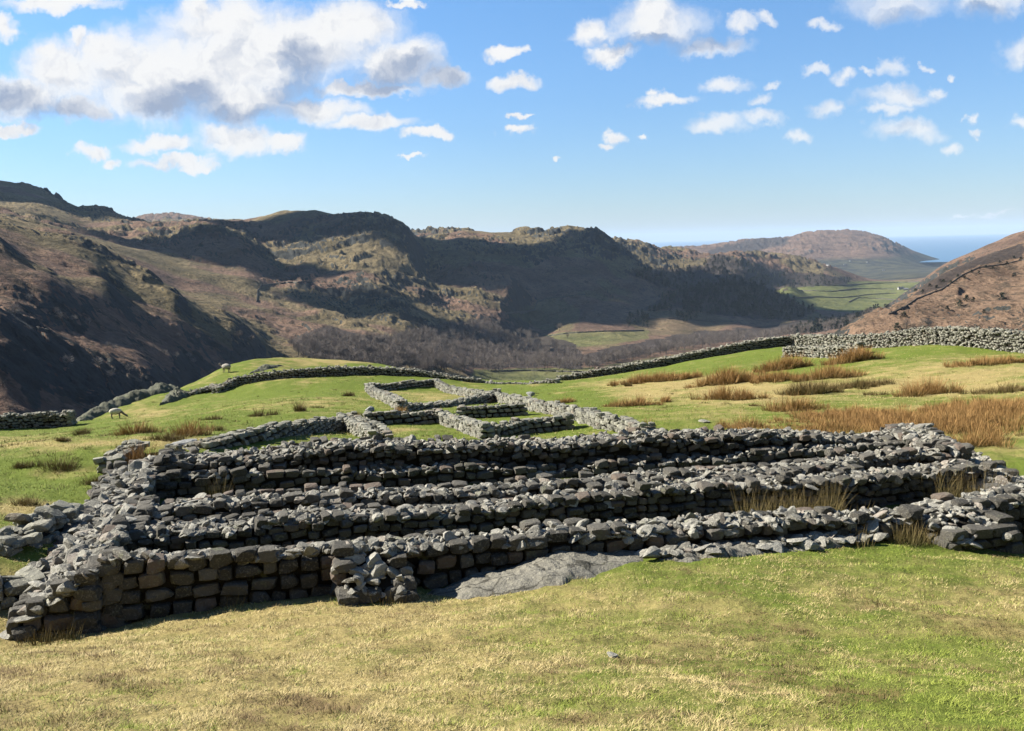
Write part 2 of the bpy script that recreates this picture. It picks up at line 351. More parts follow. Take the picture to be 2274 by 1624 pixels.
NC_MID = 1180
az_c = np.concatenate([np.linspace(-180, -70, 20)[:-1], np.linspace(-70, -36, 24)[:-1], np.linspace(-36, 36, NC_MID), np.linspace(36, 70, 24)[1:], np.linspace(70, 180, 20)[1:]])
az_c = np.radians(az_c)
R_SPLIT = 140.0
lr_near = np.concatenate([np.log(np.linspace(0.2, 2.0, 9))[:-1], np.linspace(math.log(2.0), math.log(R_SPLIT), 640)])
lr_far = np.linspace(math.log(R_SPLIT), math.log(21000), 1000)
lr_c = np.concatenate([lr_near, lr_far[1:]])
NR, NCOL = len(lr_c), len(az_c)
# coarse evaluation, then bilinear refinement
def interp_grid(f, ca, cl, blur=0):
    ga, gl = np.meshgrid(ca, cl)
    v = f(np.stack([ga.ravel(), gl.ravel()], 1)).reshape(ga.shape)
    for _ in range(blur):
        v[1:-1] = 0.25 * v[:-2] + 0.5 * v[1:-1] + 0.25 * v[2:]; v[:, 1:-1] = 0.25 * v[:, :-2] + 0.5 * v[:, 1:-1] + 0.25 * v[:, 2:]
    tmp = np.stack([np.interp(az_c, ca, row) for row in v])              # len(cl) x NCOL
    i = np.clip(np.searchsorted(cl, lr_c) - 1, 0, len(cl) - 2); t = ((lr_c - cl[i]) / (cl[i + 1] - cl[i]))[:, None]
    return tmp[i] * (1 - t) + tmp[i + 1] * t
ca = np.concatenate([np.radians(np.linspace(-180, -40, 30)), np.radians(np.linspace(-36, 36, 320)), np.radians(np.linspace(40, 180, 30))])
cl = np.linspace(math.log(0.2), math.log(21000), 560)
zn = interp_grid(lambda q: f_near(np.stack([np.exp(np.minimum(q[:, 1], 6)) * np.sin(q[:, 0]) / 40, np.exp(np.minimum(q[:, 1], 6)) * np.cos(q[:, 0]) / 40], 1)), ca, cl)
zh = interp_grid(lambda q: f_hill(np.stack([q[:, 0] * KA, q[:, 1]], 1)), ca, cl, 1)
R = np.exp(lr_c)[:, None]; XX = R * np.sin(az_c)[None]; YY = R * np.cos(az_c)[None]
wb = sst(lr_c, math.log(125), math.log(190))[:, None]
ZZ = zn * (1 - wb) + zh * R * wb
base_ZZ = ZZ.copy()
# relief: turf unevenness near by, crags and knolls on the fells
nr = len(lr_near)
xs, ys = XX[:nr], YY[:nr]
fade = sst(R[:nr], 1.0, 5.0)
ZZ[:nr] += fade * (0.08 * fbm(xs, ys, 6.0, 3, 3) * sst(R[:nr], 14, 30) + 0.05 * fbm(xs, ys, 2.2, 3, 9) + 0.030 * fbm(xs, ys, 0.7, 4, 5, 0.6) * sst(R[:nr], 60, 20))
xs, ys, rr = XX[nr:], YY[nr:], R[nr:]
hm = sst(rr, 200, 500)
mid = sst(rr, 16000, 12000)
lowland = sst(base_ZZ[nr:], -185, -130) * 0.92 + 0.08
far_low = np.where(rr > 5000, sst(base_ZZ[nr:], -225, -190), 1.0)
craggy = sst(fbm(xs, ys, 420, 4, 21, 0.6), 0.0, 0.6)
wx = fbm(xs, ys, 180, 2, 61) * 30; wy = fbm(xs, ys, 180, 2, 67) * 30
n1 = fbm(xs + wx, ys + wy, 260, 5, 31, 0.5)
rid = 1 - np.abs(fbm(xs + wx, ys + wy, 110, 4, 41, 0.5)); rid2 = 1 - np.abs(fbm(xs + wx * .4, ys + wy * .4, 38, 3, 51, 0.55))
sm = np.clip(rr / 2400, 0.24, 1.3); sm = np.maximum(sm, 0.75 * sst(xs / ys, -0.10, -0.22) * sst(rr, 280, 420) * (rr < 2000))
relief = (9 * n1 + (8 * craggy + 2) * (rid - 0.72) + (2.6 * craggy + 0.8) * (rid2 - 0.7)) * sm
kn1 = fbm(xs + wx, ys + wy, 75, 3, 131, 0.5); kn2 = fbm(xs + wx * .5, ys + wy * .5, 30, 3, 141, 0.5); kmask = sst(fbm(xs, ys, 600, 3, 151), -0.35, 0.25)
relief += kmask * (9.0 * sst(kn1, 0.12, 0.34) + 3.6 * sst(kn2, 0.15, 0.32)) * np.clip(rr / 2600, 0.2, 1.3)
# rock steps: ledges that face down the fall line
led = fbm(xs + wx, ys + wy, 90, 4, 81, 0.6); led = np.abs((led * 2.2) % 1.0 - 0.5) * 2
relief += craggy * 2.6 * sm * sst(led, 0.35, 0.65)
rid3 = 1 - np.abs(fbm(xs, ys, 15, 3, 71, 0.55))
relief += (rid3 - 0.7) * (1.1 * craggy + 0.5) * sst(rr, 4000, 1500) * np.clip(rr / 900, .4, 1)
ZZ[nr:] += hm * mid * lowland * far_low * relief

# granary interiors, doorways and hollows are handled by the survey points; now read the terrain back
def zt(x, y):
    """terrain height at x, y (scalars or arrays)"""
    x = np.asarray(x, float); y = np.asarray(y, float)
    a = np.arctan2(x, y); l = np.log(np.maximum(np.hypot(x, y), 0.21))
    i = np.clip(np.searchsorted(lr_c, l) - 1, 0, NR - 2); j = np.clip(np.searchsorted(az_c, a) - 1, 0, NCOL - 2)
    t = (l - lr_c[i]) / (lr_c[i + 1] - lr_c[i]); s = (a - az_c[j]) / (az_c[j + 1] - az_c[j])
    return (ZZ[i, j] * (1 - t) + ZZ[i + 1, j] * t) * (1 - s) + (ZZ[i, j + 1] * (1 - t) + ZZ[i + 1, j + 1] * t) * s
_ls = np.exp(np.linspace(math.log(2.5), math.log(20000), 9000))
def hit(px, py, rmin=2.5, rmax=20000):
    """where the sight line of a surveyed point meets the ground (or passes closest to it)"""
    d = ray(px, py); yv = _ls[(_ls >= rmin) & (_ls <= rmax)]
    g = yv * d[2] - zt(yv * d[0], yv)
    w = np.nonzero(g < 0)[0]
    y = yv[w[0]] if len(w) else yv[np.argmin(g / yv)]; return np.array([y * d[0], y, float(zt(y * d[0], y))])

# land cover
PXm, PYm = proj(XX, YY, ZZ)
def field_mask(poly, dmin, dmax, jit=3.0):
    jx = fbm(XX[nr:], YY[nr:], 60, 2, 88) * jit; jy = fbm(XX[nr:], YY[nr:], 60, 2, 99) * jit * 0.5
    m = inpoly(PXm[nr:] + jx, PYm[nr:] + jy, poly)
    return (m & (rr > dmin) & (rr < dmax)).astype(np.float32)
green = np.zeros_like(rr * xs)
def blend(poly, val, dmin, dmax, jit=3.0):
    global green
    green = np.maximum(green, field_mask(poly, dmin, dmax, jit) * val)
blend([(1050,822),(1320,815),(1330,860),(1040,860)], 0.8, 1100, 1500)
blend([(1170,748),(1250,738),(1440,735),(1440,752),(1350,765),(1180,778)], 0.7, 1500, 2100)
blend([(1130,700),(1190,672),(1240,664),(1290,690),(1270,735),(1220,735)], 0.35, 1800, 2500, 10)
blend([(1330,815),(1420,800),(1560,778),(1700,760),(1720,770),(1700,800)], 0.6, 1300, 2000)
blend([(1400,720),(1430,690),(1560,690),(1640,715),(1560,745),(1420,745)], 0.22, 1800, 2600)
blend([(1700,655),(1760,630),(1900,625),(2050,625),(2060,655),(2010,690),(1900,695),(1740,682)], 0.95, 3000, 5000)
blend([(1760,690),(1960,690),(1940,712),(1780,712)], 0.4, 2200, 3300)
blend([(1950,604),(2060,598),(2090,610),(1960,614)], 0.35, 4500, 9000, 12)
gy, gx = np.gradient(ZZ[nr:]); dl = lr_far[1] - lr_far[0]; da = np.gradient(az_c)[None]
slope = np.hypot(gy / (rr * dl), gx / (rr * da))
rock = sst(slope + 0.45 * (craggy - 0.3) + 0.15 * fbm(xs, ys, 50, 3, 111), 0.62, 0.95) * hm
brack = sst(fbm(xs + wx, ys + wy, 500, 4, 121, 0.6) + 0.25 * (PYm[nr:] - 600) / 120 + np.where(PXm[nr:] > 1830, 0.6, 0), -0.35, 0.30)
brack = np.where(rr > 6500, 1.0, brack)
wood = np.zeros_like(green)
for poly, dmin, dmax in (([(1430,690),(1480,655),(1560,632),(1660,626),(1740,650),(1815,690),(1760,715),(1600,700),(1500,680)], 2000, 3100),
                         ([(1380,600),(1450,600),(1560,590),(1590,563),(1640,575),(1720,600),(1900,618),(1880,632),(1750,640),(1700,650),(1520,650),(1470,640)], 2600, 5200),
                         ([(1580,552),(1690,528),(1760,526),(1740,545),(1650,562),(1560,575)], 7000, 10500),
                         ([(1290,790),(1390,765),(1560,735),(1700,725),(1980,680),(1990,700),(1940,722),(1740,745),(1500,772),(1310,815)], 1350, 3200),
                         ([(2030,657),(2060,625),(2130,590),(2200,561),(2274,541),(2274,572),(2229,582),(2174,590),(2137,608),(2093,640),(2050,657)], 700, 1400),
                         ([(640,760),(720,725),(800,745),(900,745),(960,720),(1080,705),(1180,735),(1280,765),(1300,815),(1080,820),(900,815),(700,800)], 1000, 2100)):
    wood = np.maximum(wood, field_mask(poly, dmin, dmax, 8))
plain = np.where(rr > 5200, sst(ZZ[nr:], -170, -205), 0)

def terrain_mat(name, near_):
    m = bpy.data.materials.new(name); m.use_nodes = True; k = NT(m.node_tree); b = k.n['Principled BSDF']
    b.inputs['Roughness'].default_value = 0.95; b.inputs['Specular IOR Level'].default_value = 0.08
    co = k.add('ShaderNodeTexCoord').outputs['Object']
    if near_:
        big = k.noise(co, 0.16, 5, 0.6); med = k.noise(co, 1.1, 5, 0.65); fine = k.noise(co, 14, 4, 0.7); vf = k.noise(co, 70, 3, 0.7)
        dry = k.math('ADD', k.attr('dry'), k.math('MULTIPLY', k.math('SUBTRACT', big, 0.5), 1.0))
        dry = k.math('ADD', dry, k.math('MULTIPLY', k.math('SUBTRACT', med, 0.5), 0.9))
        dry = k.math('ADD', dry, k.math('MULTIPLY', k.math('SUBTRACT', k.noise(co, 0.45, 7, 0.72), 0.5), 1.5))
        dry = k.ramp(dry, 0.20, 0.85)
        g1 = k.mix(fine, C4(0.078, 0.112, 0.015), C4(0.150, 0.182, 0.032))
        d1 = k.mix(fine, C4(0.21, 0.165, 0.055), C4(0.42, 0.33, 0.145))
        c = k.mix(dry, g1, d1)
        rust = k.ramp(k.math('ADD', k.noise(co, 0.6, 6, 0.7), k.math('MULTIPLY', k.math('SUBTRACT', fine, 0.5), 0.5)), 0.60, 0.74)
        c = k.mix(k.math('MULTIPLY', rust, k.math('MULTIPLY_ADD', k.attr('dry'), 0.6, 0.1)), c, C4(0.12, 0.065, 0.028))
        c = k.mix(k.math('MULTIPLY', k.ramp(vf, 0.35, 0.65), 0.35), c, k.mix(0.5, c, C4(0.015, 0.02, 0.004)))
        c = k.mix(k.math('MULTIPLY', k.attr('bank'), k.ramp(k.noise(co, 5.0, 4, 0.7), 0.35, 0.65, 0.0, 0.35)), c, C4(0.090, 0.078, 0.026))
        c = k.mix(k.attr('earth'), c, C4(0.045, 0.035, 0.02))
        h = k.math('ADD', k.math('MULTIPLY', fine, 0.04), k.math('MULTIPLY', vf, 0.015)); h = k.math('ADD', h, k.math('MULTIPLY', med, 0.12))
        bp = k.add('ShaderNodeBump'); bp.inputs['Strength'].default_value = 0.8; bp.inputs['Distance'].default_value = 1.0
    else:
        n0 = k.noise(co, 0.010, 7, 0.68); n1 = k.noise(co, 0.05, 7, 0.72); n2 = k.noise(co, 0.28, 4, 0.7)
        mix1 = k.ramp(k.math('ADD', n1, k.math('MULTIPLY', k.math('SUBTRACT', n0, 0.5), 0.8)), 0.28, 0.72)
        gr = k.mix(mix1, C4(0.090, 0.073, 0.038), C4(0.250, 0.192, 0.102))
        br = k.mix(mix1, C4(0.086, 0.055, 0.040), C4(0.245, 0.156, 0.104))
        bf = k.ramp(k.math('ADD', k.attr('bracken'), k.math('MULTIPLY', k.math('SUBTRACT', n0, 0.5), 1.8)), 0.25, 0.75)
        c = k.mix(bf, gr, br)
        c = k.mix(k.attr('russet'), c, k.mix(mix1, C4(0.120, 0.078, 0.050), C4(0.255, 0.168, 0.108)))
        rk = k.ramp(k.math('ADD', k.attr('rock'), k.math('MULTIPLY', k.math('SUBTRACT', n1, 0.5), 1.3)), 0.38, 0.62)
        c = k.mix(rk, c, k.mix(n2, C4(0.020, 0.023, 0.022), C4(0.080, 0.080, 0.072)))
        sc_ = k.ramp(k.math('ADD', n1, k.math('MULTIPLY', n2, 0.45)), 0.70, 0.84)
        c = k.mix(k.math('MULTIPLY', sc_, 0.75), c, C4(0.026, 0.025, 0.018))
        fld = k.mix(mix1, C4(0.075, 0.092, 0.030), C4(0.165, 0.168, 0.060))
        c = k.mix(k.attr('green'), c, fld)
        c = k.mix(k.math('MULTIPLY', k.attr('wood'), k.ramp(n2, 0.2, 0.6, 0.75, 1.0)), c, C4(0.050, 0.040, 0.034))
        pl = k.mix(k.ramp(n0, 0.4, 0.6), C4(0.028, 0.028, 0.026), C4(0.075, 0.072, 0.042))
        c = k.mix(k.attr('plain'), c, pl)
        h = k.math('ADD', k.math('MULTIPLY', n1, 9.0), k.math('MULTIPLY', n2, 1.6)); h = k.math('ADD', h, k.math('MULTIPLY', n0, 26.0))
        bp = k.add('ShaderNodeBump'); bp.inputs['Strength'].default_value = 0.85; bp.inputs['Distance'].default_value = 1.0
    k.l.new(h, bp.inputs['Height']); k.l.new(bp.outputs[0], b.inputs['Normal'])
    k.l.new(c, b.inputs['Base Color'])
    return m

def grid_faces(nrow, ncol):
    i = np.arange(nrow - 1)[:, None] * ncol + np.arange(ncol - 1)[None]
    return np.stack([i, i + 1, i + ncol + 1, i + ncol], -1).reshape(-1, 4)[:, ::-1]
def sheet(name, r0, r1, mat, attrs):
    V = np.stack([XX[r0:r1], YY[r0:r1], ZZ[r0:r1]], -1).reshape(-1, 3)
    return new_mesh(name, V, grid_faces(r1 - r0, NCOL), mat, smooth=True, attrs=attrs)
# dryness of the turf: the foreground bank and the right-hand pasture are straw-coloured, the enclosure is green
xn, yn = XX[:nr], YY[:nr]; pxn, pyn = PXm[:nr], PYm[:nr]
fg = sst(YY[:nr] + 0.2 * XX[:nr] * 0 , 17.5, 14.5)
dry = 0.18 + 0.42 * fg + 0.25 * sst(pxn, 1300, 400) * fg - 0.35 * sst(pxn, 1700, 2300) * fg * sst(pyn, 1350, 1500)
dry = dry - 0.25 * fg * sst(pyn, 1330, 1240) * sst(pxn, 1300, 1500)
def blob(cx, cy, rx, ry): return np.exp(-(((pxn - cx) / rx) ** 2 + ((pyn - cy) / ry) ** 2))
bk = 1 - fg
DRYB = ((60,985,220,18,.5),(2150,820,260,45,.35),(1450,850,160,22,.35),(2000,920,330,50,.3),(2200,1000,160,40,.4),(960,880,100,14,.45),(620,905,140,14,.25),
                          (700,800,180,12,.5),(900,955,110,16,.3),(1750,860,300,30,.2),(40,1130,90,22,.75),(330,915,90,22,.45),(560,845,140,18,.25),(1500,920,130,20,.2),(1640,870,200,30,.35),(2130,850,200,25,.35),(1420,880,80,16,.4),(400,985,130,14,.45),(130,1060,120,10,.2),(720,888,120,10,.3))
for cx, cy, rx, ry, v in DRYB:
    dry += bk * v * blob(cx, cy, rx, ry)
earth = np.zeros_like(dry)
loc = np.stack([xn - ORG[0], yn - ORG[1]], -1); pa = loc @ A2; pb = loc @ B2
inside = ((pa > 0.4) & (pa < 10.6) & (pb > -0.4) & (pb < 21)).astype(float)
earth = np.maximum(earth, inside * 0.35)
ground = sheet("ground", 0, nr, terrain_mat("turf", True), {'dry': dry, 'earth': earth, 'bank': fg}); tag(ground, kind='structure')
z1 = lambda a: np.concatenate([np.zeros((1, NCOL)), a])
hills = sheet("hills", nr - 1, NR, terrain_mat("fell", False), {'green': z1(green), 'rock': z1(rock), 'bracken': z1(brack), 'wood': z1(wood), 'plain': z1(plain), 'russet': z1(sst(PXm[nr:], 1780, 1900) * (rr < 1500))}); tag(hills, kind='structure')

# sea
SEA = -250.0
m = bpy.data.materials.new("sea_water"); m.use_nodes = True; k = NT(m.node_tree); b = k.n['Principled BSDF']
b.inputs['Base Color'].default_value = C4(0.05, 0.13, 0.22); b.inputs['Roughness'].default_value = 0.35
sa = np.radians(np.linspace(-50, 50, 80)); sr = np.exp(np.linspace(math.log(9000), math.log(75000), 40))
V = np.stack([sr[:, None] * np.sin(sa), sr[:, None] * np.cos(sa), np.full((40, 80), SEA)], -1).reshape(-1, 3)
tag(new_mesh("sea", V, grid_faces(40, 80), m, smooth=True), kind='structure')

# ------------------------------------------------------------------ unseen clouds added out of view to cast shade on the fells
def cloud_mat():
    m = bpy.data.materials.new("cloud"); m.use_nodes = True; k = NT(m.node_tree); b = k.n['Principled BSDF']
    b.inputs['Base Color'].default_value = C4(0.9, 0.9, 0.9); b.inputs['Roughness'].default_value = 1.0
    return m
CLM = cloud_mat()
def cloud(tx, ty, tz, rx, ry, h, seed):
    bm = bmesh.new(); bmesh.ops.create_icosphere(bm, subdivisions=5, radius=1.0)
    V = np.array([v.co[:] for v in bm.verts]); Fc = np.array([[v.index for v in f.verts] for f in bm.faces]); bm.free()
    n = 1 + 0.42 * fbm(V[:, 0] * 1.3 + V[:, 2] + seed, V[:, 1] * 1.3 - V[:, 2] * .7, 0.9, 4, seed)
    V = V * n[:, None] * np.array([rx, ry, 130.0]); V[:, 2] = np.where(V[:, 2] < 0, V[:, 2] * 0.3, V[:, 2])
    c = np.array([tx, ty, tz]) + SDIR * ((h - tz) / SDIR[2])
    o = new_mesh("cloud", V, Fc, CLM, smooth=True); o.location = c
    return tag(o, kind='structure')
cloud(-130, 2440, -20, 190, 280, 1500, 3)
cloud(330, 2530, -40, 250, 260, 1500, 21)
cloud(830, 2620, -150, 360, 320, 1500, 5)
cloud(640, 3350, -120, 330, 230, 1550, 17)
cloud(-1330, 2750, 60, 330, 520, 1900, 8)
cloud(-470, 2420, 60, 230, 150, 1700, 11)
cloud(-600, 1950, -40, 150, 130, 1600, 13)
cloud(-240, 1660, -100, 110, 90, 1500, 14)

# ------------------------------------------------------------------ stonework
def ico(n):
    bm = bmesh.new(); bmesh.ops.create_icosphere(bm, subdivisions=n, radius=1.0)
    V = np.array([v.co[:] for v in bm.verts]); Fc = np.array([[v.index for v in f.verts] for f in bm.faces]); bm.free()
    return V, Fc
ICO = {1: ico(1), 2: ico(2), 3: ico(3)}
def rot_rand(n, r, tilt=math.pi, spin=math.pi):
    """random rotations: a spin about z followed by a tilt"""
    a = r.uniform(-spin, spin, n); t = r.normal(0, 1, (n, 2)) * tilt
    ca_, sa_ = np.cos(a), np.sin(a); Z = np.zeros((n, 3, 3)); Z[:, 0, 0] = ca_; Z[:, 0, 1] = -sa_; Z[:, 1, 0] = sa_; Z[:, 1, 1] = ca_; Z[:, 2, 2] = 1
    def rx(th):
        M = np.zeros((n, 3, 3)); M[:, 0, 0] = 1; M[:, 1, 1] = np.cos(th); M[:, 1, 2] = -np.sin(th); M[:, 2, 1] = np.sin(th); M[:, 2, 2] = np.cos(th); return M
    def ry(th):
        M = np.zeros((n, 3, 3)); M[:, 1, 1] = 1; M[:, 0, 0] = np.cos(th); M[:, 0, 2] = np.sin(th); M[:, 2, 0] = -np.sin(th); M[:, 2, 2] = np.cos(th); return M
    return rx(t[:, 0]) @ ry(t[:, 1]) @ Z
def stone_proto(level, kind, r):
    V = ICO[level][0].copy()
    if kind == 'block':
        V *= 1.42
        pl = [(np.array(n, float) + r.normal(0, 0.11, 3), d * r.uniform(0.85, 1.05)) for n, d in (((1,0,0),.92),((-1,0,0),.92),((0,1,0),.9),((0,-1,0),.9),((0,0,1),.88),((0,0,-1),.88))]
        for _ in range(4): pl.append((r.normal(0, 1, 3), r.uniform(0.95, 1.15)))
    else:
        V *= 1.25; pl = []
        for _ in range(8): pl.append((r.normal(0, 1, 3), r.uniform(0.42, 0.85)))
    for n, d in pl:
        n = n / np.linalg.norm(n); e = np.maximum(V @ n - d, 0); V -= e[:, None] * n
    V += r.normal(0, 0.012, V.shape)
    return V
_r = np.random.default_rng(11)
PROTO = {(l, kd): [stone_proto(l, kd, _r) for _ in range(14)] for l in (1, 2) for kd in ('block', 'rubble')}
class Stones:
    def __init__(s, seed): s.items = {}; s.core = []; s.r = np.random.default_rng(seed)
    def add(s, level, kind, pos, scale, R):
        pos = np.atleast_2d(pos); n = len(pos)
        idx = s.r.integers(0, 14, n)
        for i in range(14):
            m = idx == i
            if m.any(): s.items.setdefault((level, kind, i), []).append((pos[m], scale[m], R[m]))
    def build(s, name, mat, parent=None):
        VV, FF, TT, o = [], [], [], 0
        for (l, kd, i), lst in s.items.items():
            P = PROTO[(l, kd)][i]; Fc = ICO[l][1]
            for pos, scale, R in lst:
                v = np.einsum('nij,nkj->nki', R, P[None] * scale[:, None, :]) + pos[:, None, :]
                n, kk = v.shape[:2]
                VV.append(v.reshape(-1, 3)); FF.append((Fc[None] + (o + np.arange(n) * kk)[:, None, None]).reshape(-1, 3))
                TT.append(np.repeat(s.r.random(n), kk)); o += n * kk
        for V, Fc in s.core:
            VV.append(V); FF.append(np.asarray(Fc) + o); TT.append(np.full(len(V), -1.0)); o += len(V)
        return new_mesh(name, np.concatenate(VV), np.concatenate(FF), mat, parent, smooth=False, attrs={'tint': np.concatenate(TT)})

def stone_mat(name, lo, hi, scale=1.0, lichen=0.5):
    m = bpy.data.materials.new(name); m.use_nodes = True; k = NT(m.node_tree); b = k.n['Principled BSDF']
    b.inputs['Roughness'].default_value = 0.9; b.inputs['Specular IOR Level'].default_value = 0.2
    g = k.add('ShaderNodeNewGeometry').outputs['Position']; t = k.attr('tint')
    n1 = k.noise(g, 2.2 * scale, 5, 0.65); n2 = k.noise(g, 13 * scale, 5, 0.7); n3 = k.noise(g, 26 * scale, 4, 0.75)
    c = k.mix(t, C4(*lo), C4(*hi))
    c = k.mix(k.math('MULTIPLY', k.ramp(t, 0.86, 0.93), 0.5), c, C4(0.15, 0.095, 0.065))
    c = k.mix(k.math('MULTIPLY', k.ramp(n2, 0.42, 0.60), 0.55), c, k.mix(0.5, c, C4(0.03, 0.03, 0.028)))
    c = k.mix(k.math('MULTIPLY', k.ramp(n3, 0.52, 0.62), 0.60), c, C4(hi[0] * 1.5, hi[1] * 1.5, hi[2] * 1.4))
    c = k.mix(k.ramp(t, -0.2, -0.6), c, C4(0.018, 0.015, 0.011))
    lc = k.ramp(k.math('ADD', n1, k.math('MULTIPLY', k.math('SUBTRACT', n2, 0.5), 0.6)), 0.60, 0.70)
    c = k.mix(k.math('MULTIPLY', lc, lichen), c, C4(0.20, 0.21, 0.115))
    bp = k.add('ShaderNodeBump'); bp.inputs['Strength'].default_value = 0.9; bp.inputs['Distance'].default_value = 0.035 / scale
    k.l.new(k.math('ADD', n2, k.math('MULTIPLY', n3, 0.5)), bp.inputs['Height']); k.l.new(bp.outputs[0], b.inputs['Normal'])
    k.l.new(c, b.inputs['Base Color'])
    return m
M_FACE_SHADED = stone_mat("dressed_stone_shaded", (0.046, 0.042, 0.034), (0.128, 0.118, 0.098), 1.0, 0.30)  # wall faces: stone colour darkened to stand in for their shade
M_RUB_LIT = stone_mat("rubble_stone_lit", (0.130, 0.122, 0.101), (0.35, 0.335, 0.285), 1.0, 0.42)  # wall crests: the same stone, colour lightened to read as sunlit
M_FAR = stone_mat("field_stone", (0.14, 0.135, 0.108), (0.31, 0.30, 0.24), 0.7, 0.35)
M_ROCK = stone_mat("bedrock", (0.145, 0.135, 0.108), (0.225, 0.212, 0.172), 0.8, 0.45)
def add_cracks(m, scale):
    k = NT(m.node_tree); b = k.n['Principled BSDF']; g = k.add('ShaderNodeNewGeometry').outputs['Position']
    w = k.vmath('ADD', g, k.vmath('SCALE', k.noise(g, 1.6, 3, 0.6, out='Color'), None)); [n for n in k.n if n.type == 'VECT_MATH' and n.operation == 'SCALE'][-1].inputs['Scale'].default_value = 0.55
    v = k.add('ShaderNodeTexVoronoi', feature='DISTANCE_TO_EDGE'); v.inputs['Scale'].default_value = scale; k.l.new(k.vmath('MULTIPLY', w, (1.0, 2.2, 1.0)), v.inputs['Vector'])
    old = b.inputs['Base Color'].links[0].from_socket
    k.l.new(k.mix(k.ramp(v.outputs['Distance'], 0.05, 0.0, 0.0, 0.8), old, C4(0.03, 0.028, 0.02)), b.inputs['Base Color'])
add_cracks(M_ROCK, 1.1)

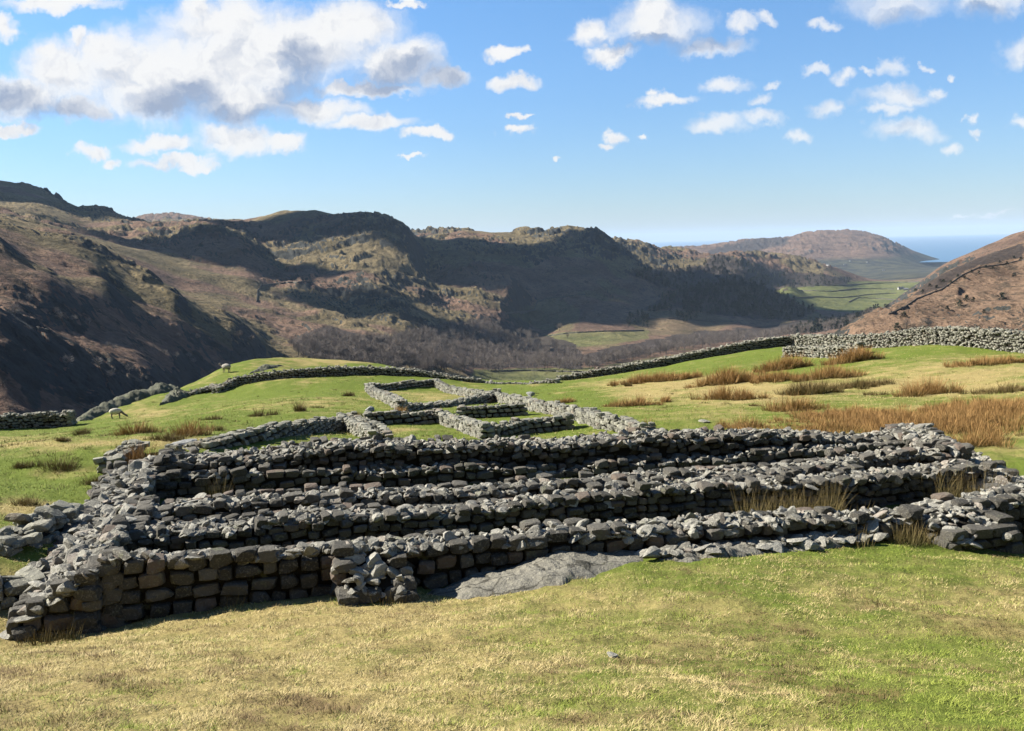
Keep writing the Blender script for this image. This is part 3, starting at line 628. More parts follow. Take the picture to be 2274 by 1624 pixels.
def path_frame(path):
    P = np.asarray(path, float); seg = np.diff(P, axis=0); L = np.hypot(seg[:, 0], seg[:, 1]); S = np.concatenate([[0], np.cumsum(L)])
    def fr(s):
        s = np.clip(np.asarray(s, float), 0, S[-1]); i = np.clip(np.searchsorted(S, s) - 1, 0, len(L) - 1)
        t = (s - S[i]) / L[i]; p = P[i] + seg[i] * t[..., None]; d = seg[i] / L[i][..., None]
        return p, d, np.stack([-d[..., 1], d[..., 0]], -1)            # point, along, to the left
    return fr, S[-1]
def Rz(d):
    R = np.zeros((len(d), 3, 3)); R[:, 0, 0] = d[:, 0]; R[:, 1, 0] = d[:, 1]; R[:, 0, 1] = -d[:, 1]; R[:, 1, 1] = d[:, 0]; R[:, 2, 2] = 1
    return R
def make_wall(name, label, path, width, top, seed, level=2, course=0.2, block=(0.3, 0.55), rub=(0.06, 0.17), dens=34, crown=0.05, sides=(-1, 1), ends=(1, 1),
              group=None, cat='stone wall', mats=None, rough=0.0, tilt=0.0, parent=None, part='', base_drop=0.2, depth=0.32):
    """a dry-stone wall along the middle line `path`; top(s) gives the height of its crest in world z"""
    fr, L = path_frame(path); r = np.random.default_rng(seed)
    mats = mats or (M_FACE_SHADED, M_RUB_LIT)
    p0 = fr(np.array([L / 2]))[0][0]
    loc = (p0[0], p0[1], float(zt(*p0)))
    if parent is None: root = empty(name, loc, label, cat, group)
    else: root = parent; loc = tuple(root.location)
    off = np.array(loc)
    fs = Stones(seed); rs = Stones(seed + 1)
    topf = lambda s: np.interp(s, *top) if isinstance(top, tuple) else top(s)
    tl = lambda s: np.interp(s, *tilt) if isinstance(tilt, tuple) else np.full(np.shape(s), float(tilt))
    for side in sides:
        o = side * (width / 2 - depth * 0.5)
        # base of this side
        sg = np.linspace(0, L, max(4, int(L * 3))); pg, dg, ng = fr(sg); zb = zt(pg[:, 0] + ng[:, 0] * o, pg[:, 1] + ng[:, 1] * o) - base_drop
        zmin = zb.min(); zc = zmin
        ztmax = topf(sg).max() + np.abs(tl(sg)).max() * width
        while zc < ztmax:
            hc = course * r.uniform(0.85, 1.2); s = r.uniform(-0.3, 0)
            rows = []
            while s < L:
                bl = r.uniform(*block) * (hc / course) ** 0.5
                rows.append((s + bl / 2, bl)); s += bl
            q = np.array(rows); sm_ = np.clip(q[:, 0], 0.05, L - 0.05); p, d, n = fr(sm_)
            zbl = np.interp(sm_, sg, zb); zt_ = topf(sm_) + tl(sm_) * o + r.normal(0, 0.035, len(sm_))
            keep = (zc + hc > zbl) & (zc + hc * 0.92 < zt_)
            if keep.any():
                m = keep.sum(); jit = r.normal(0, 0.02 + rough * 0.06, m)
                pos = np.stack([p[keep, 0] + n[keep, 0] * (o + jit), p[keep, 1] + n[keep, 1] * (o + jit), np.full(m, zc + hc / 2) + r.normal(0, 0.01 + 0.04 * rough, m)], -1) - off
                scl = np.stack([q[keep, 1] * 0.50 * r.uniform(0.90, 1.03, m), np.full(m, depth * 0.55) * r.uniform(0.9, 1.2, m), hc * 0.50 * r.uniform(0.85, 1.06, m)], -1)
                fs.add(level, 'block', pos, scl, Rz(d[keep]) @ rot_rand(m, r, 0.04 + 0.15 * rough, 0.05 + 0.25 * rough))
            zc += hc
    for which, on in zip((0.0, L), ends):                     # closed ends
        if not on: continue
        p, d, n = fr(np.array([which])); p, d, n = p[0], d[0], n[0]
        inward = d * (depth * 0.5 if which == 0 else -depth * 0.5)
        zc = float(zt(*p)) - base_drop; ztop_ = float(topf(which))
        while zc + course * 0.5 < ztop_:
            hc = course * r.uniform(0.85, 1.2); w = -width / 2
            while w < width / 2 - 0.12:
                bl = min(r.uniform(*block), width / 2 - w); cpos = p + inward + n * (w + bl / 2)
                if zc + hc * 0.5 < ztop_ + float(tl(which)) * (w + bl / 2):
                    fs.add(level, 'block', np.array([[cpos[0], cpos[1], zc + hc / 2]]) - off, np.array([[bl * 0.52, depth * 0.55, hc * 0.52]]), Rz(n[None]) @ rot_rand(1, r, 0.05 + .1 * rough, 0.06 + .2 * rough))
                w += bl
            zc += hc
    # rubble heart: two layers on the crest
    for lay in range(2):
        n_ = int(L * width * dens * (1.0 if lay == 0 else 0.40)); s = r.uniform(0, L, n_); w = r.uniform(-0.5, 0.5, n_) * width * (0.98 if lay == 0 else 0.8)
        p, d, n = fr(s)
        sz = rub[0] + (rub[1] - rub[0]) * r.random(n_) ** 1.8
        fac = np.stack([sz * r.uniform(0.9, 1.5, n_), sz * r.uniform(0.7, 1.1, n_), sz * r.uniform(0.30, 0.68, n_)], -1)
        z = topf(s) + tl(s) * w + crown * (1 - (2 * w / width) ** 2) * r.uniform(0.2, 1.0, n_) - 0.13 - 0.5 * sz + lay * (0.03 + 0.30 * sz) + 0.05 * pnoise(s * 1.3, w * 1.1, seed)
        pos = np.stack([p[:, 0] + n[:, 0] * w, p[:, 1] + n[:, 1] * w, z], -1) - off
        rs.add(level, 'rubble', pos, fac, rot_rand(n_, r, 0.38))
    # solid earth-and-stone core so that no light leaks between the stones
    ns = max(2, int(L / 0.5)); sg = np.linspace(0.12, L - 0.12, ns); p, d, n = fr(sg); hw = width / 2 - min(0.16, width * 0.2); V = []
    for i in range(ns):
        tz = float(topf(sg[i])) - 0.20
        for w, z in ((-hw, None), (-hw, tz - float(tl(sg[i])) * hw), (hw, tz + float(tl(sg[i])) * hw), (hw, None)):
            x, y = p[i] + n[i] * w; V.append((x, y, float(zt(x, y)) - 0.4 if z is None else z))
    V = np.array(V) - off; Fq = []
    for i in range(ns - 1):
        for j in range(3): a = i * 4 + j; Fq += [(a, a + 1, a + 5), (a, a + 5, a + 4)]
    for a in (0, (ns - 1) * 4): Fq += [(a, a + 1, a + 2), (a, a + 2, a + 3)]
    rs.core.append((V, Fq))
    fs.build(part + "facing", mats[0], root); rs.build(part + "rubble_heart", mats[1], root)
    return root, fr, topf

def pl(a, b): return tuple(plan(a, b))
def tops(a, pts, base=0.0):
    """crest heights along the plan line a = const, read from surveyed points"""
    out_ = []
    for px, py in pts:
        r = ray(px, py); y = (ORG @ A2 + a) / (r[:2] @ A2); q = r * y
        out_.append(((q[:2] - ORG) @ B2, q[2] + base))
    return out_
def row(name, label, a0, width, b0, b1, crest_pts, seed, **kw):
    tp = tops(a0, crest_pts); bs = np.array([t[0] for t in tp]); zs = np.array([t[1] for t in tp])
    tk = kw.get('tilt', 0.0); zs = zs + (np.interp(bs - b0, *tk) if isinstance(tk, tuple) else tk) * width / 2
    am = a0 + width / 2
    return make_wall(name, label, [pl(am, b0), pl(am, b1)], width, (bs - b0, zs), seed, **kw)
GR = 'parallel granary walls'
w1_ = row('granary_wall', 'nearest long ruined wall with squared blocks and a short buttress, beside the bedrock slab', 0.0, 0.85, 0.0, 17.8,
    [(230,1222),(450,1215),(600,1212),(740,1200),(905,1200),(941,1195),(1118,1190),(1252,1172),(1422,1170),(1527,1164),(1754,1142),(1904,1146),(2042,1138),(2174,1112),(2274,1098)], 101, course=0.235, block=(0.22, 0.46), rub=(0.06, 0.16), dens=56, crown=0.02, rough=0.14, tilt=(np.array([0, 3, 5, 9, 20]), np.array([-.3, -.25, -.05, 0, 0])), group=GR)[0]
def buttress(b0, b1, proj_, zf, seed):
    bm_ = (b0 + b1) / 2
    make_wall(None, None, [pl(-proj_ - 0.02, bm_), pl(0.02, bm_)], b1 - b0, (np.array([0, proj_ * 0.45, proj_]), np.array(zf)), seed, course=0.21, block=(0.42, 0.62), rub=(0.06, 0.16), dens=40, parent=w1_, part='buttress_', ends=(1, 0))
buttress(3.42, 4.62, 0.75, (-5.12, -4.85, -4.6), 103)
buttress(14.2, 15.7, 0.8, (-5.35, -5.2, -5.1), 105)
row('granary_wall', 'second long ruined wall from the viewer, rubble-topped, behind the nearest one', 3.2, 1.25, 0.0, 18.7,
    [(311,1172),(434,1167),(513,1160),(722,1135),(1012,1132),(1211,1105),(1406,1085),(1480,1073),(1681,1069),(1882,1056),(2000,1045),(2150,1035)], 111, course=0.165, block=(0.18, 0.36), rub=(0.055, 0.15), dens=52, crown=0.0, rough=0.4, tilt=-0.10, group=GR)
row('granary_wall', 'third long ruined wall, close behind the second across a rubble-filled slot', 4.7, 1.2, 0.0, 19.3,
    [(330,1122),(513,1108),(649,1094),(893,1086),(1064,1082),(1269,1065),(1499,1048),(1772,1036),(1896,1014),(1991,1002)], 121, course=0.165, block=(0.18, 0.36), rub=(0.055, 0.15), dens=52, crown=0.0, rough=0.4, tilt=-0.10, group=GR)
w4_ = row('granary_wall', 'rearmost long granary wall with a heaped rubble crest above a coursed ledge', 9.9, 1.25, 0.0, 21.6,
    [(330,1016),(460,1022),(581,1008),(752,988),(961,988),(1064,988),(1269,982),(1440,968),(1772,962),(1918,974),(2028,964),(2083,967)], 131, course=0.17, block=(0.18, 0.4), rub=(0.055, 0.15), dens=56, crown=0.10, rough=0.9, group=GR)[0]
row(None, None, 9.35, 0.55, 0.0, 20.9,
    [(345,1052),(362,1049),(513,1045),(722,1040),(872,1037),(1030,1027),(1108,1034),(1286,1040),(1320,1025),(1406,1018),(1498,1015),(1590,1012),(1717,995),(1882,986),(2046,976)], 141, course=0.19, block=(0.22, 0.45), rough=0.3, rub=(0.06, 0.11), crown=0.0, dens=30, parent=w4_, part='ledge_')
# cross walls at the two ends of the granaries
def zline(pts):                     # (px, py, a, b): crest height where a sight line meets a plan line b
    o = []
    for px, py, b in pts:
        r = ray(px, py); y = (ORG @ B2 + b) / (r[:2] @ B2); q = r * y; o.append(((q[:2] - ORG) @ A2, q[2]))
    return o
_e = np.array(zline([(230,1222,0),(262,1165,0),(290,1130,0),(311,1103,0),(326,1075,0),(340,1050,0)])); _t = (np.array([0, 2, 5, 11]), np.array([-0.62, -0.40, -0.22, -0.12]))
print('end wall', _e.round(2).tolist())
make_wall('granary_end_wall', 'broad tumbled end wall at the left, sloping down to a dark corner block', [pl(-0.10, -0.64), pl(11.2, -0.68)], 1.28,
          (_e[:, 0], _e[:, 1] + np.interp(_e[:, 0], *_t) * 0.64), 151, course=0.22, block=(0.24, 0.5), rub=(0.07, 0.22), dens=36, crown=0.03, tilt=_t, rough=0.6, group='granary end walls')
make_wall('granary_end_wall', 'lichen-spotted rubble end wall at the right, running towards the viewer and out of the picture', [pl(-0.4, 17.25), pl(1.8, 18.2), pl(3.95, 19.2), pl(6.2, 20.2), pl(8.6, 21.2), pl(10.9, 22.1)], 1.25,
          (np.array([0, 2.4, 4.75, 7.2, 9.8, 12.2]), np.array([-5.42, -5.5, -5.64, -5.75, -5.86, -5.92])), 161, course=0.22, block=(0.28, 0.5), rub=(0.08, 0.21), dens=32, crown=0.1, group='granary end walls')

# walls of the buildings further off inside the fort: (name, label, [(px, py) of the wall's foot], height, thickness)
def foot_wall(name, label, pts, h, width, seed, group=None, cat='stone wall', **kw):
    P = [hit(*p, rmax=125) if len(p) == 2 else at(*p) for p in pts]
    path = [tuple(p[:2]) for p in P]
    fr, L = path_frame(path)
    sg = np.linspace(0, L, 40); pg, dg, ng = fr(sg); hs = np.interp(sg / L, np.linspace(0, 1, len(h)), h) if isinstance(h, (list, tuple)) else np.full(40, h)
    zz = zt(pg[:, 0], pg[:, 1]); zz = np.convolve(np.pad(zz, 3, 'edge'), np.ones(7) / 7, 'valid')
    kw = dict(dict(level=1, course=0.2, block=(0.24, 0.5), rub=(0.05, 0.13), dens=30, crown=0.0, mats=(M_FAR, M_FAR), depth=0.3), **kw)
    return make_wall(name, label, path, width, (sg, zz + hs), seed, group=group, cat=cat, **kw)
BW = 'low walls of the ruined buildings'
foot_wall('ruin_wall', 'long pale wall running from the far room towards the granaries, right of the rooms', [(970,858),(1103,890),(1200,915),(1290,935),(1350,952),(1440,974)], 0.62, 0.62, 201, BW)
foot_wall('ruin_wall', 'far end wall of the farthest grassy room, dark face towards the viewer', [(824,867),(900,861),(970,856)], 0.6, 0.62, 202, BW)
foot_wall('ruin_wall', 'pale left side wall of the farthest grassy room', [(818,867),(845,886),(893,914)], 0.62, 0.62, 203, BW)
foot_wall('ruin_wall', 'low front wall of the farthest grassy room', [(893,914),(940,909),(985,904),(1030,898)], [0.5,0.4,0.35,0.4], 0.62, 204, BW)
foot_wall('ruin_wall', 'short dark wall stub with rusty rubble at its foot, below the far room', [(1026,899),(1066,895),(1105,890)], [0.45,0.6,0.75], 0.62, 205, BW)
foot_wall('ruin_wall', 'dark cross wall in the middle of the rooms, ending at the long pale wall', [(1020,929),(1090,927),(1166,921)], 0.68, 0.62, 206, BW)
foot_wall('ruin_wall', 'dark back wall of the left grassy room behind the granaries', [(812,943),(900,940),(980,937)], 0.62, 0.62, 207, BW)
foot_wall('ruin_wall', 'pale partition slanting between the two rooms behind the granaries', [(981,938),(1030,955),(1082,975)], 0.6, 0.62, 208, BW)
foot_wall('ruin_wall', 'dark front wall of the right room behind the granaries, climbing to the right', [(1090,970),(1170,961),(1265,950)], [0.5,0.65,0.65], 0.62, 209, BW)
foot_wall('ruin_wall', 'broad pale wall running back from the granaries at the left of the rooms', [(845,995),(805,968),(768,946)], 0.62, 0.85, 210, BW)
foot_wall('ruin_wall', 'long low wall reaching left from the rooms towards the rush tufts', [(450,996),(560,980),(660,967),(762,956)], [0.35,0.55,0.6,0.65], 0.62, 211, BW)
foot_wall('ruin_wall', 'scattered foundation course at the left end of the long low wall', [(376,1003),(430,994),(500,988)], 0.16, 0.6, 212, BW, rough=1.0)
foot_wall('ruin_wall', 'short curved foundation line in the grass behind the rearmost granary wall', [(408,1022),(450,1014),(525,1016)], 0.2, 0.6, 213, BW, rough=1.0)
foot_wall('ruin_wall', 'collapsed pale wall leading back from the left granary corner to a rush tuft', [(238,1052),(262,1030),(300,1006)], 0.45, 0.62, 214, BW, rough=0.8)

# enclosure wall of the fort
EN = 'enclosure wall of the fort'
kwE = dict(course=0.18, block=(0.16, 0.36), rub=(0.08, 0.19), dens=22, ends=(1, 1), rough=0.6)
foot_wall('enclosure_wall', 'dark-faced enclosure wall curving under the grassy hump', [(478,874),(520,856),(580,845),(660,838),(740,834),(840,833),(940,836),(1000,843),(1062,850)], [.55,.75,.75,.8,.85,.8,.7,.5,.35], 0.8, 221, EN, **kwE)
foot_wall('enclosure_wall', 'tumbled low stretch of enclosure wall in the dip of the saddle', [(1062,850),(1130,853),(1200,852),(1240,850)], [.3,.2,.25,.35], 0.8, 222, EN, **kwE)
foot_wall('enclosure_wall', 'dark-faced enclosure wall climbing from the dip to the corner by the turret', [(1240,851,90.5),(1330,840,91.5),(1430,825,93),(1520,808,94),(1600,793,95),(1680,780,96),(1765,775,97)], [.55,.8,.85,.9,1.0,1.15,1.3], 0.8, 223, EN, **kwE)
foot_wall('enclosure_wall', 'tall sunlit enclosure wall of pale rounded stones at the right', [(1762,775,97),(1850,772,90.5),(1920,770,85.5),(2000,768,80.6),(2070,768,76.5),(2140,771,73),(2210,777,70),(2330,790,65)], [1.3,1.25,1.2,1.25,1.45,1.5,1.5,1.5], 0.8, 224, EN, **dict(kwE, course=0.17, block=(0.13, 0.30), rough=1.2))
foot_wall('enclosure_wall', 'collapsed overgrown link of enclosure wall between the squarish outcrop and the curved stretch', [(392,914,79.5),(430,894,81),(478,873,82.3)], [.45,.4,.55], 0.8, 226, EN, **dict(kwE, rough=1.2))
foot_wall('enclosure_wall', 'low enclosure wall at the far left below the dark fellside', [(-520,975,62),(-250,964,66),(-60,955),(20,952),(100,948),(165,944)], [.8,.8,.8,.85,.95,.95], 0.8, 225, EN, **kwE)
foot_wall('turret_wall', 'pale side wall of the small turret ruin inside the enclosure corner', [(1744,793),(1800,792),(1850,794)], 0.95, 0.8, 231, 'turret ruin walls', **kwE)
foot_wall('turret_wall', 'black shadowed wall of the small turret ruin, behind brown rushes', [(1852,794),(1880,792),(1912,788)], 1.0, 0.8, 232, 'turret ruin walls', **kwE)
foot_wall('low_rubble_wall', 'low broken rubble wall at the far left, reaching the granary corner', [(-30,1222),(40,1206),(110,1178),(140,1160)], [.2,.35,.4,.4], 0.9, 233, 'stubs left of the granaries', level=2, rough=1.0)
foot_wall('low_rubble_wall', 'grey stone stub leaving the picture left of the sloping end wall', [(-40,1335),(30,1330),(95,1322)], [.4,.38,.35], 0.7, 234, 'stubs left of the granaries', level=2, rough=0.7)

# ------------------------------------------------------------------ bedrock and outcrops
def outcrop(name, label, poly, h, edge, seed, cat='rock', step=None, strata=0.06, lump=0.12, mat=M_ROCK, rmax=125, group=None, tilt_dir=0.0, lam=1.0):
    P = np.array([hit(*p, rmax=rmax)[:2] if len(p) == 2 else at(*p)[:2] for p in poly]); lo, hi = P.min(0) - 0.3, P.max(0) + 0.3
    st = step or max(0.05, float((hi - lo).max()) / 130)
    gx_, gy_ = np.meshgrid(np.arange(lo[0], hi[0], st), np.arange(lo[1], hi[1], st))
    jx = 0.25 * edge * fbm(gx_, gy_, edge * 1.5, 3, seed); jy = 0.25 * edge * fbm(gx_, gy_, edge * 1.5, 3, seed + 4)
    q = np.stack([gx_ + jx, gy_ + jy], -1); dmin = np.full(gx_.shape, 1e9)
    for a, b in zip(P, np.roll(P, -1, 0)):
        ab = b - a; t = np.clip(((q - a) @ ab) / (ab @ ab), 0, 1); dmin = np.minimum(dmin, np.linalg.norm(q - a - t[..., None] * ab, axis=-1))
    sd = np.where(inpoly(q[..., 0], q[..., 1], [tuple(p) for p in P]), dmin, -dmin)
    prof = 1 - np.exp(-np.maximum(sd, 0) / edge)
    hz = h * prof * (1 + 0.4 * fbm(gx_, gy_, 2.2 * lam, 3, seed + 1)) + lump * prof * fbm(gx_, gy_, 0.9 * lam, 4, seed + 2, 0.6)
    u = (gx_ * 0.8 + gy_ * 0.6) * 1.0 + 0.5 * fbm(gx_, gy_, 1.5 * lam, 3, seed + 3)
    hz += strata * prof * (np.abs((u / (0.55 * lam)) % 1 - 0.5) * 2 - 0.5) + strata * .6 * prof * (np.abs((u / (0.19 * lam)) % 1 - 0.5) * 2 - 0.5)
    z = zt(gx_, gy_) + np.where(sd > 0, hz, sd * 0.5) - 0.05
    V = np.stack([gx_, gy_, z], -1).reshape(-1, 3); Fc = grid_faces(*gx_.shape)[:, ::-1]
    Fc = Fc[(sd.ravel()[Fc] > -edge * 0.4 - st).all(1)]
    use = np.unique(Fc); mp = np.zeros(len(V), int); mp[use] = np.arange(len(use))
    V = V[use]; Fc = mp[Fc][:, ::-1]; c = V.mean(0)
    o = new_mesh(name, V - c, Fc, mat, smooth=False, attrs={'tint': np.full(len(V), 0.45)}); o.location = c
    return tag(o, label, cat, group, 'thing')
outcrop('bedrock_slab', 'smooth pale grey slab of bedrock lying against the foot of the nearest wall',
        [(925,1318),(1000,1290),(1100,1262),(1190,1240),(1255,1228),(1330,1224),(1440,1232),(1440,1248),(1355,1272),(1255,1300),(1140,1322),(1040,1333)], 0.25, 0.35, 301, lump=0.05, strata=0.03)
_pv = outcrop('bedrock_pavement', 'cracked lichen-spotted rock pavement right of the smooth slab, below the wall',
        [(1440,1246),(1520,1222),(1640,1212),(1760,1202),(1880,1196),(1960,1204),(1900,1216),(1800,1226),(1660,1238),(1540,1250)], 0.16, 0.2, 302, lump=0.15, strata=0.025, lam=0.8)
M_MOSS = stone_mat("mossy_rock", (0.065, 0.068, 0.045), (0.13, 0.13, 0.09), 0.5, 0.8)
_st = Stones(371); _rr = np.random.default_rng(372); _o = np.array(_pv.location)
_q = np.array([hit(_rr.uniform(1440, 1960), 0, rmax=40) if False else hit(px_, 1244 - (px_ - 1440) * 0.072 + _rr.uniform(-14, 2), rmax=40) for px_ in _rr.uniform(1425, 1960, 130)])
_sz = 0.05 + 0.12 * _rr.random(130) ** 2
_st.add(2, 'rubble', _q + np.array([0, 0, 0.10]) - _o, np.stack([_sz * 1.5, _sz * 1.1, _sz * 0.45], -1), rot_rand(130, _rr, 0.25))
_st.build('broken_stone', M_RUB_LIT, _pv)
outcrop('rock_outcrop', 'long mossy rock ridge on the left skyline, behind the pale sheep', [(165,940,70),(230,918,75),(300,898,80),(398,886,85),(398,880,90),(300,890,85),(230,910,80),(165,935,74)], 1.05, 1.0, 303, lump=0.35, strata=0.12, lam=2.5, mat=M_MOSS, group='left outcrops')
outcrop('rock_outcrop', 'squarish grey outcrop at the broken end of the curved enclosure wall', [(354,924,76),(395,918,78),(424,905,80),(400,900,84),(364,906,80)], 0.65, 0.6, 304, lump=0.3, strata=0.15, lam=1.6, mat=M_MOSS, group='left outcrops')
outcrop('rock_outcrop', 'low rock bank with a dead-grass top beside the sloping end wall', [(-40,1205),(20,1175),(80,1140),(130,1120),(142,1150),(120,1185),(60,1205)], 0.35, 0.35, 305, lump=0.2, strata=0.1)
outcrop('rock_outcrop', 'mossy rock step in the turf of the hump above the curved wall', [(545,838,87),(580,826,92),(640,822,94),(600,834,90)], 0.3, 0.5, 306, lump=0.15, strata=0.06, lam=1.5, mat=M_MOSS)
# loose stones
def boulder(name, label, px, py, size, seed, mat=M_RUB_LIT, rmax=125):
    p = hit(px, py, rmax=rmax); r = np.random.default_rng(seed); V = stone_proto(2, 'rubble', r) * np.array(size)
    o = new_mesh(name, V, ICO[2][1], mat, attrs={'tint': np.full(len(V), 0.6)}); o.location = (p[0], p[1], p[2] + size[2] * 0.35); o.rotation_euler = (0, 0, r.uniform(0, 6))
    return tag(o, label, 'stone', None, 'thing')
M_PALE = stone_mat("pale_stone", (0.20, 0.20, 0.19), (0.32, 0.32, 0.30), 1.0, 0.1)
boulder('loose_stone', 'small grey stone alone in the foreground grass', 1360, 1460, (0.075, 0.05, 0.04), 1)
boulder('loose_stone', 'bright white stone in the green turf left of the farthest room', 825, 913, (0.30, 0.22, 0.22), 2, M_PALE)
boulder('loose_stone', 'flat bluish-pale stone by the rushes at the end of the long low wall', 412, 985, (0.45, 0.3, 0.10), 3, M_PALE)
boulder('loose_stone', 'pale flat stone in the turf just beyond the rearmost granary wall', 1569, 938, (0.28, 0.2, 0.08), 4, M_FAR)
boulder('loose_stone', 'knobbly pale boulder beside the right end of the long pale wall', 1178, 880, (0.4, 0.3, 0.2), 5, M_PALE)
boulder('loose_stone', 'smooth round boulder on the grass at the left edge by the sloping end wall', 20, 1415, (0.16, 0.13, 0.12), 6)
boulder('loose_stone', 'reddish boulder lying at the foot of the wall at the right edge', 2228, 1214, (0.2, 0.16, 0.16), 7)

# ------------------------------------------------------------------ rushes
def blade_mesh(root, direc, length, width, bend, face, seg=3):
    """tapering bent blades; all arguments are arrays"""
    n = len(root); ts = np.linspace(0, 1, seg + 1); V = np.zeros((n, seg * 2 + 1, 3)); side = np.stack([np.cos(face), np.sin(face), np.zeros(n)], -1)
    out_ = np.stack([direc[:, 0], direc[:, 1], np.zeros(n)], -1)
    for i, t in enumerate(ts):
        c = root + direc * (length * t)[:, None] + out_ * (bend * length * t * t)[:, None]; c[:, 2] -= bend * length * t * t * 0.5
        w = width * (1 - t * 0.85)
        if i < seg: V[:, i * 2] = c - side * w[:, None] / 2; V[:, i * 2 + 1] = c + side * w[:, None] / 2
        else: V[:, seg * 2] = c
    base = [(2 * i, 2 * i + 1, 2 * i + 3) for i in range(seg - 1)] + [(2 * i, 2 * i + 3, 2 * i + 2) for i in range(seg - 1)] + [(2 * seg - 2, 2 * seg - 1, 2 * seg)]
    Fc = (np.array(base)[None] + (np.arange(n) * (2 * seg + 1))[:, None, None]).reshape(-1, 3)
    tt = np.concatenate([np.repeat(ts[:-1], 2), [1.0]])
    return V.reshape(-1, 3), Fc, np.tile(tt, n)
def plant_mat(name, c0, c1, c2):
    """c0 at the foot, c1 .. c2 across plants at the tips"""
    m = bpy.data.materials.new(name); m.use_nodes = True; k = NT(m.node_tree); b = k.n['Principled BSDF']
    b.inputs['Roughness'].default_value = 0.8; b.inputs['Specular IOR Level'].default_value = 0.15
    tip = k.mix(k.attr('tint'), C4(*c1), C4(*c2))
    k.l.new(k.mix(k.attr('along'), C4(*c0), tip), b.inputs['Base Color'])
    return m
M_RUSH = plant_mat("rush", (0.13, 0.098, 0.034), (0.29, 0.155, 0.054), (0.46, 0.260, 0.100))
M_RUSHG = plant_mat("rush_green", (0.075, 0.070, 0.023), (0.150, 0.105, 0.040), (0.24, 0.155, 0.066))
M_DRYG = plant_mat("dead_grass", (0.07, 0.07, 0.022), (0.15, 0.105, 0.042), (0.25, 0.18, 0.080))
def tufts(P, r, per, hgt, wid, spread=0.22, lean=0.35, hf=None):
    n = len(P) * per; ci = np.repeat(np.arange(len(P)), per); a = r.uniform(0, 2 * math.pi, n); rad = spread * np.sqrt(r.random(n)) * r.uniform(0.6, 1.3, len(P))[ci]
    root = np.stack([P[ci, 0] + rad * np.cos(a), P[ci, 1] + rad * np.sin(a), P[ci, 2] - 0.03], -1)
    le = lean * (0.25 + rad / spread) * r.uniform(0.3, 1.5, n); a2 = a + r.normal(0, 0.7, n)
    d = np.stack([np.sin(le) * np.cos(a2), np.sin(le) * np.sin(a2), np.cos(le)], -1)
    L = hgt * r.uniform(0.45, 1.15, n) * (r.uniform(0.5, 1.3, len(P)) * (1 if hf is None else hf))[ci]
    V, Fc, al = blade_mesh(root, d, L, np.full(n, wid) * r.uniform(.7, 1.3, n), r.uniform(0, 0.35, n), r.uniform(0, math.pi, n))
    ti = np.clip(r.random(len(P))[ci] * 0.6 + r.random(n) * 0.4, 0, 1)
    return V, Fc, al, np.repeat(ti, len(V) // n)
def rush(name, label, px, py, wpx, hpx, seed, dpx=10, mat=None, group='rush tufts in the fort', fill=1.0, kind='thing', cat='rush', lean=0.35):
    c = hit(px, py, rmax=125); sc_ = c[1] / F; r = np.random.default_rng(seed)
    W = wpx * sc_ * (1.25 if wpx > 75 else 1.0); Hh = max(0.20, hpx * sc_ * (1.05 if wpx > 75 else 0.95)); sp = min(0.26, max(0.10, W * 0.3))
    D = max((dpx if wpx > 75 else 4) * sc_ / 0.17, sp * 1.2)
    n = max(7, int(fill * W * D / (sp * sp) * (0.70 if wpx > 75 else 1.0))); n = min(n, 1300)
    gx_ = np.clip(r.normal(0, 0.30, n), -0.55, 0.55) if W > 1.5 else r.uniform(-0.5, 0.5, n)
    x = c[0] + gx_ * max(W - 1.2 * sp, 0.02); y = c[1] + np.clip(r.normal(0, 0.26, n), -0.6, 0.6) * D
    P = np.stack([x, y, zt(x, y)], -1)
    wid = max(0.006, c[1] * 0.00042); per = int(np.clip(80 * (0.012 / wid) ** 0.5, 34, 100)); lean = lean * 1.35
    V, Fc, al, ti = tufts(P - np.array([c[0], c[1], c[2]]), r, per, Hh, wid, sp, lean, np.where(r.random(n) < 0.3, 0.55, 1.0) * (1.1 - 0.45 * np.clip(2.2 * np.abs(gx_), 0, 1)))
    o = new_mesh(name, V, Fc, mat or M_RUSH, attrs={'along': al, 'tint': ti}); o.location = c
    if kind == 'stuff': return tag(o, kind='stuff')
    return tag(o, label, cat, group, 'thing')
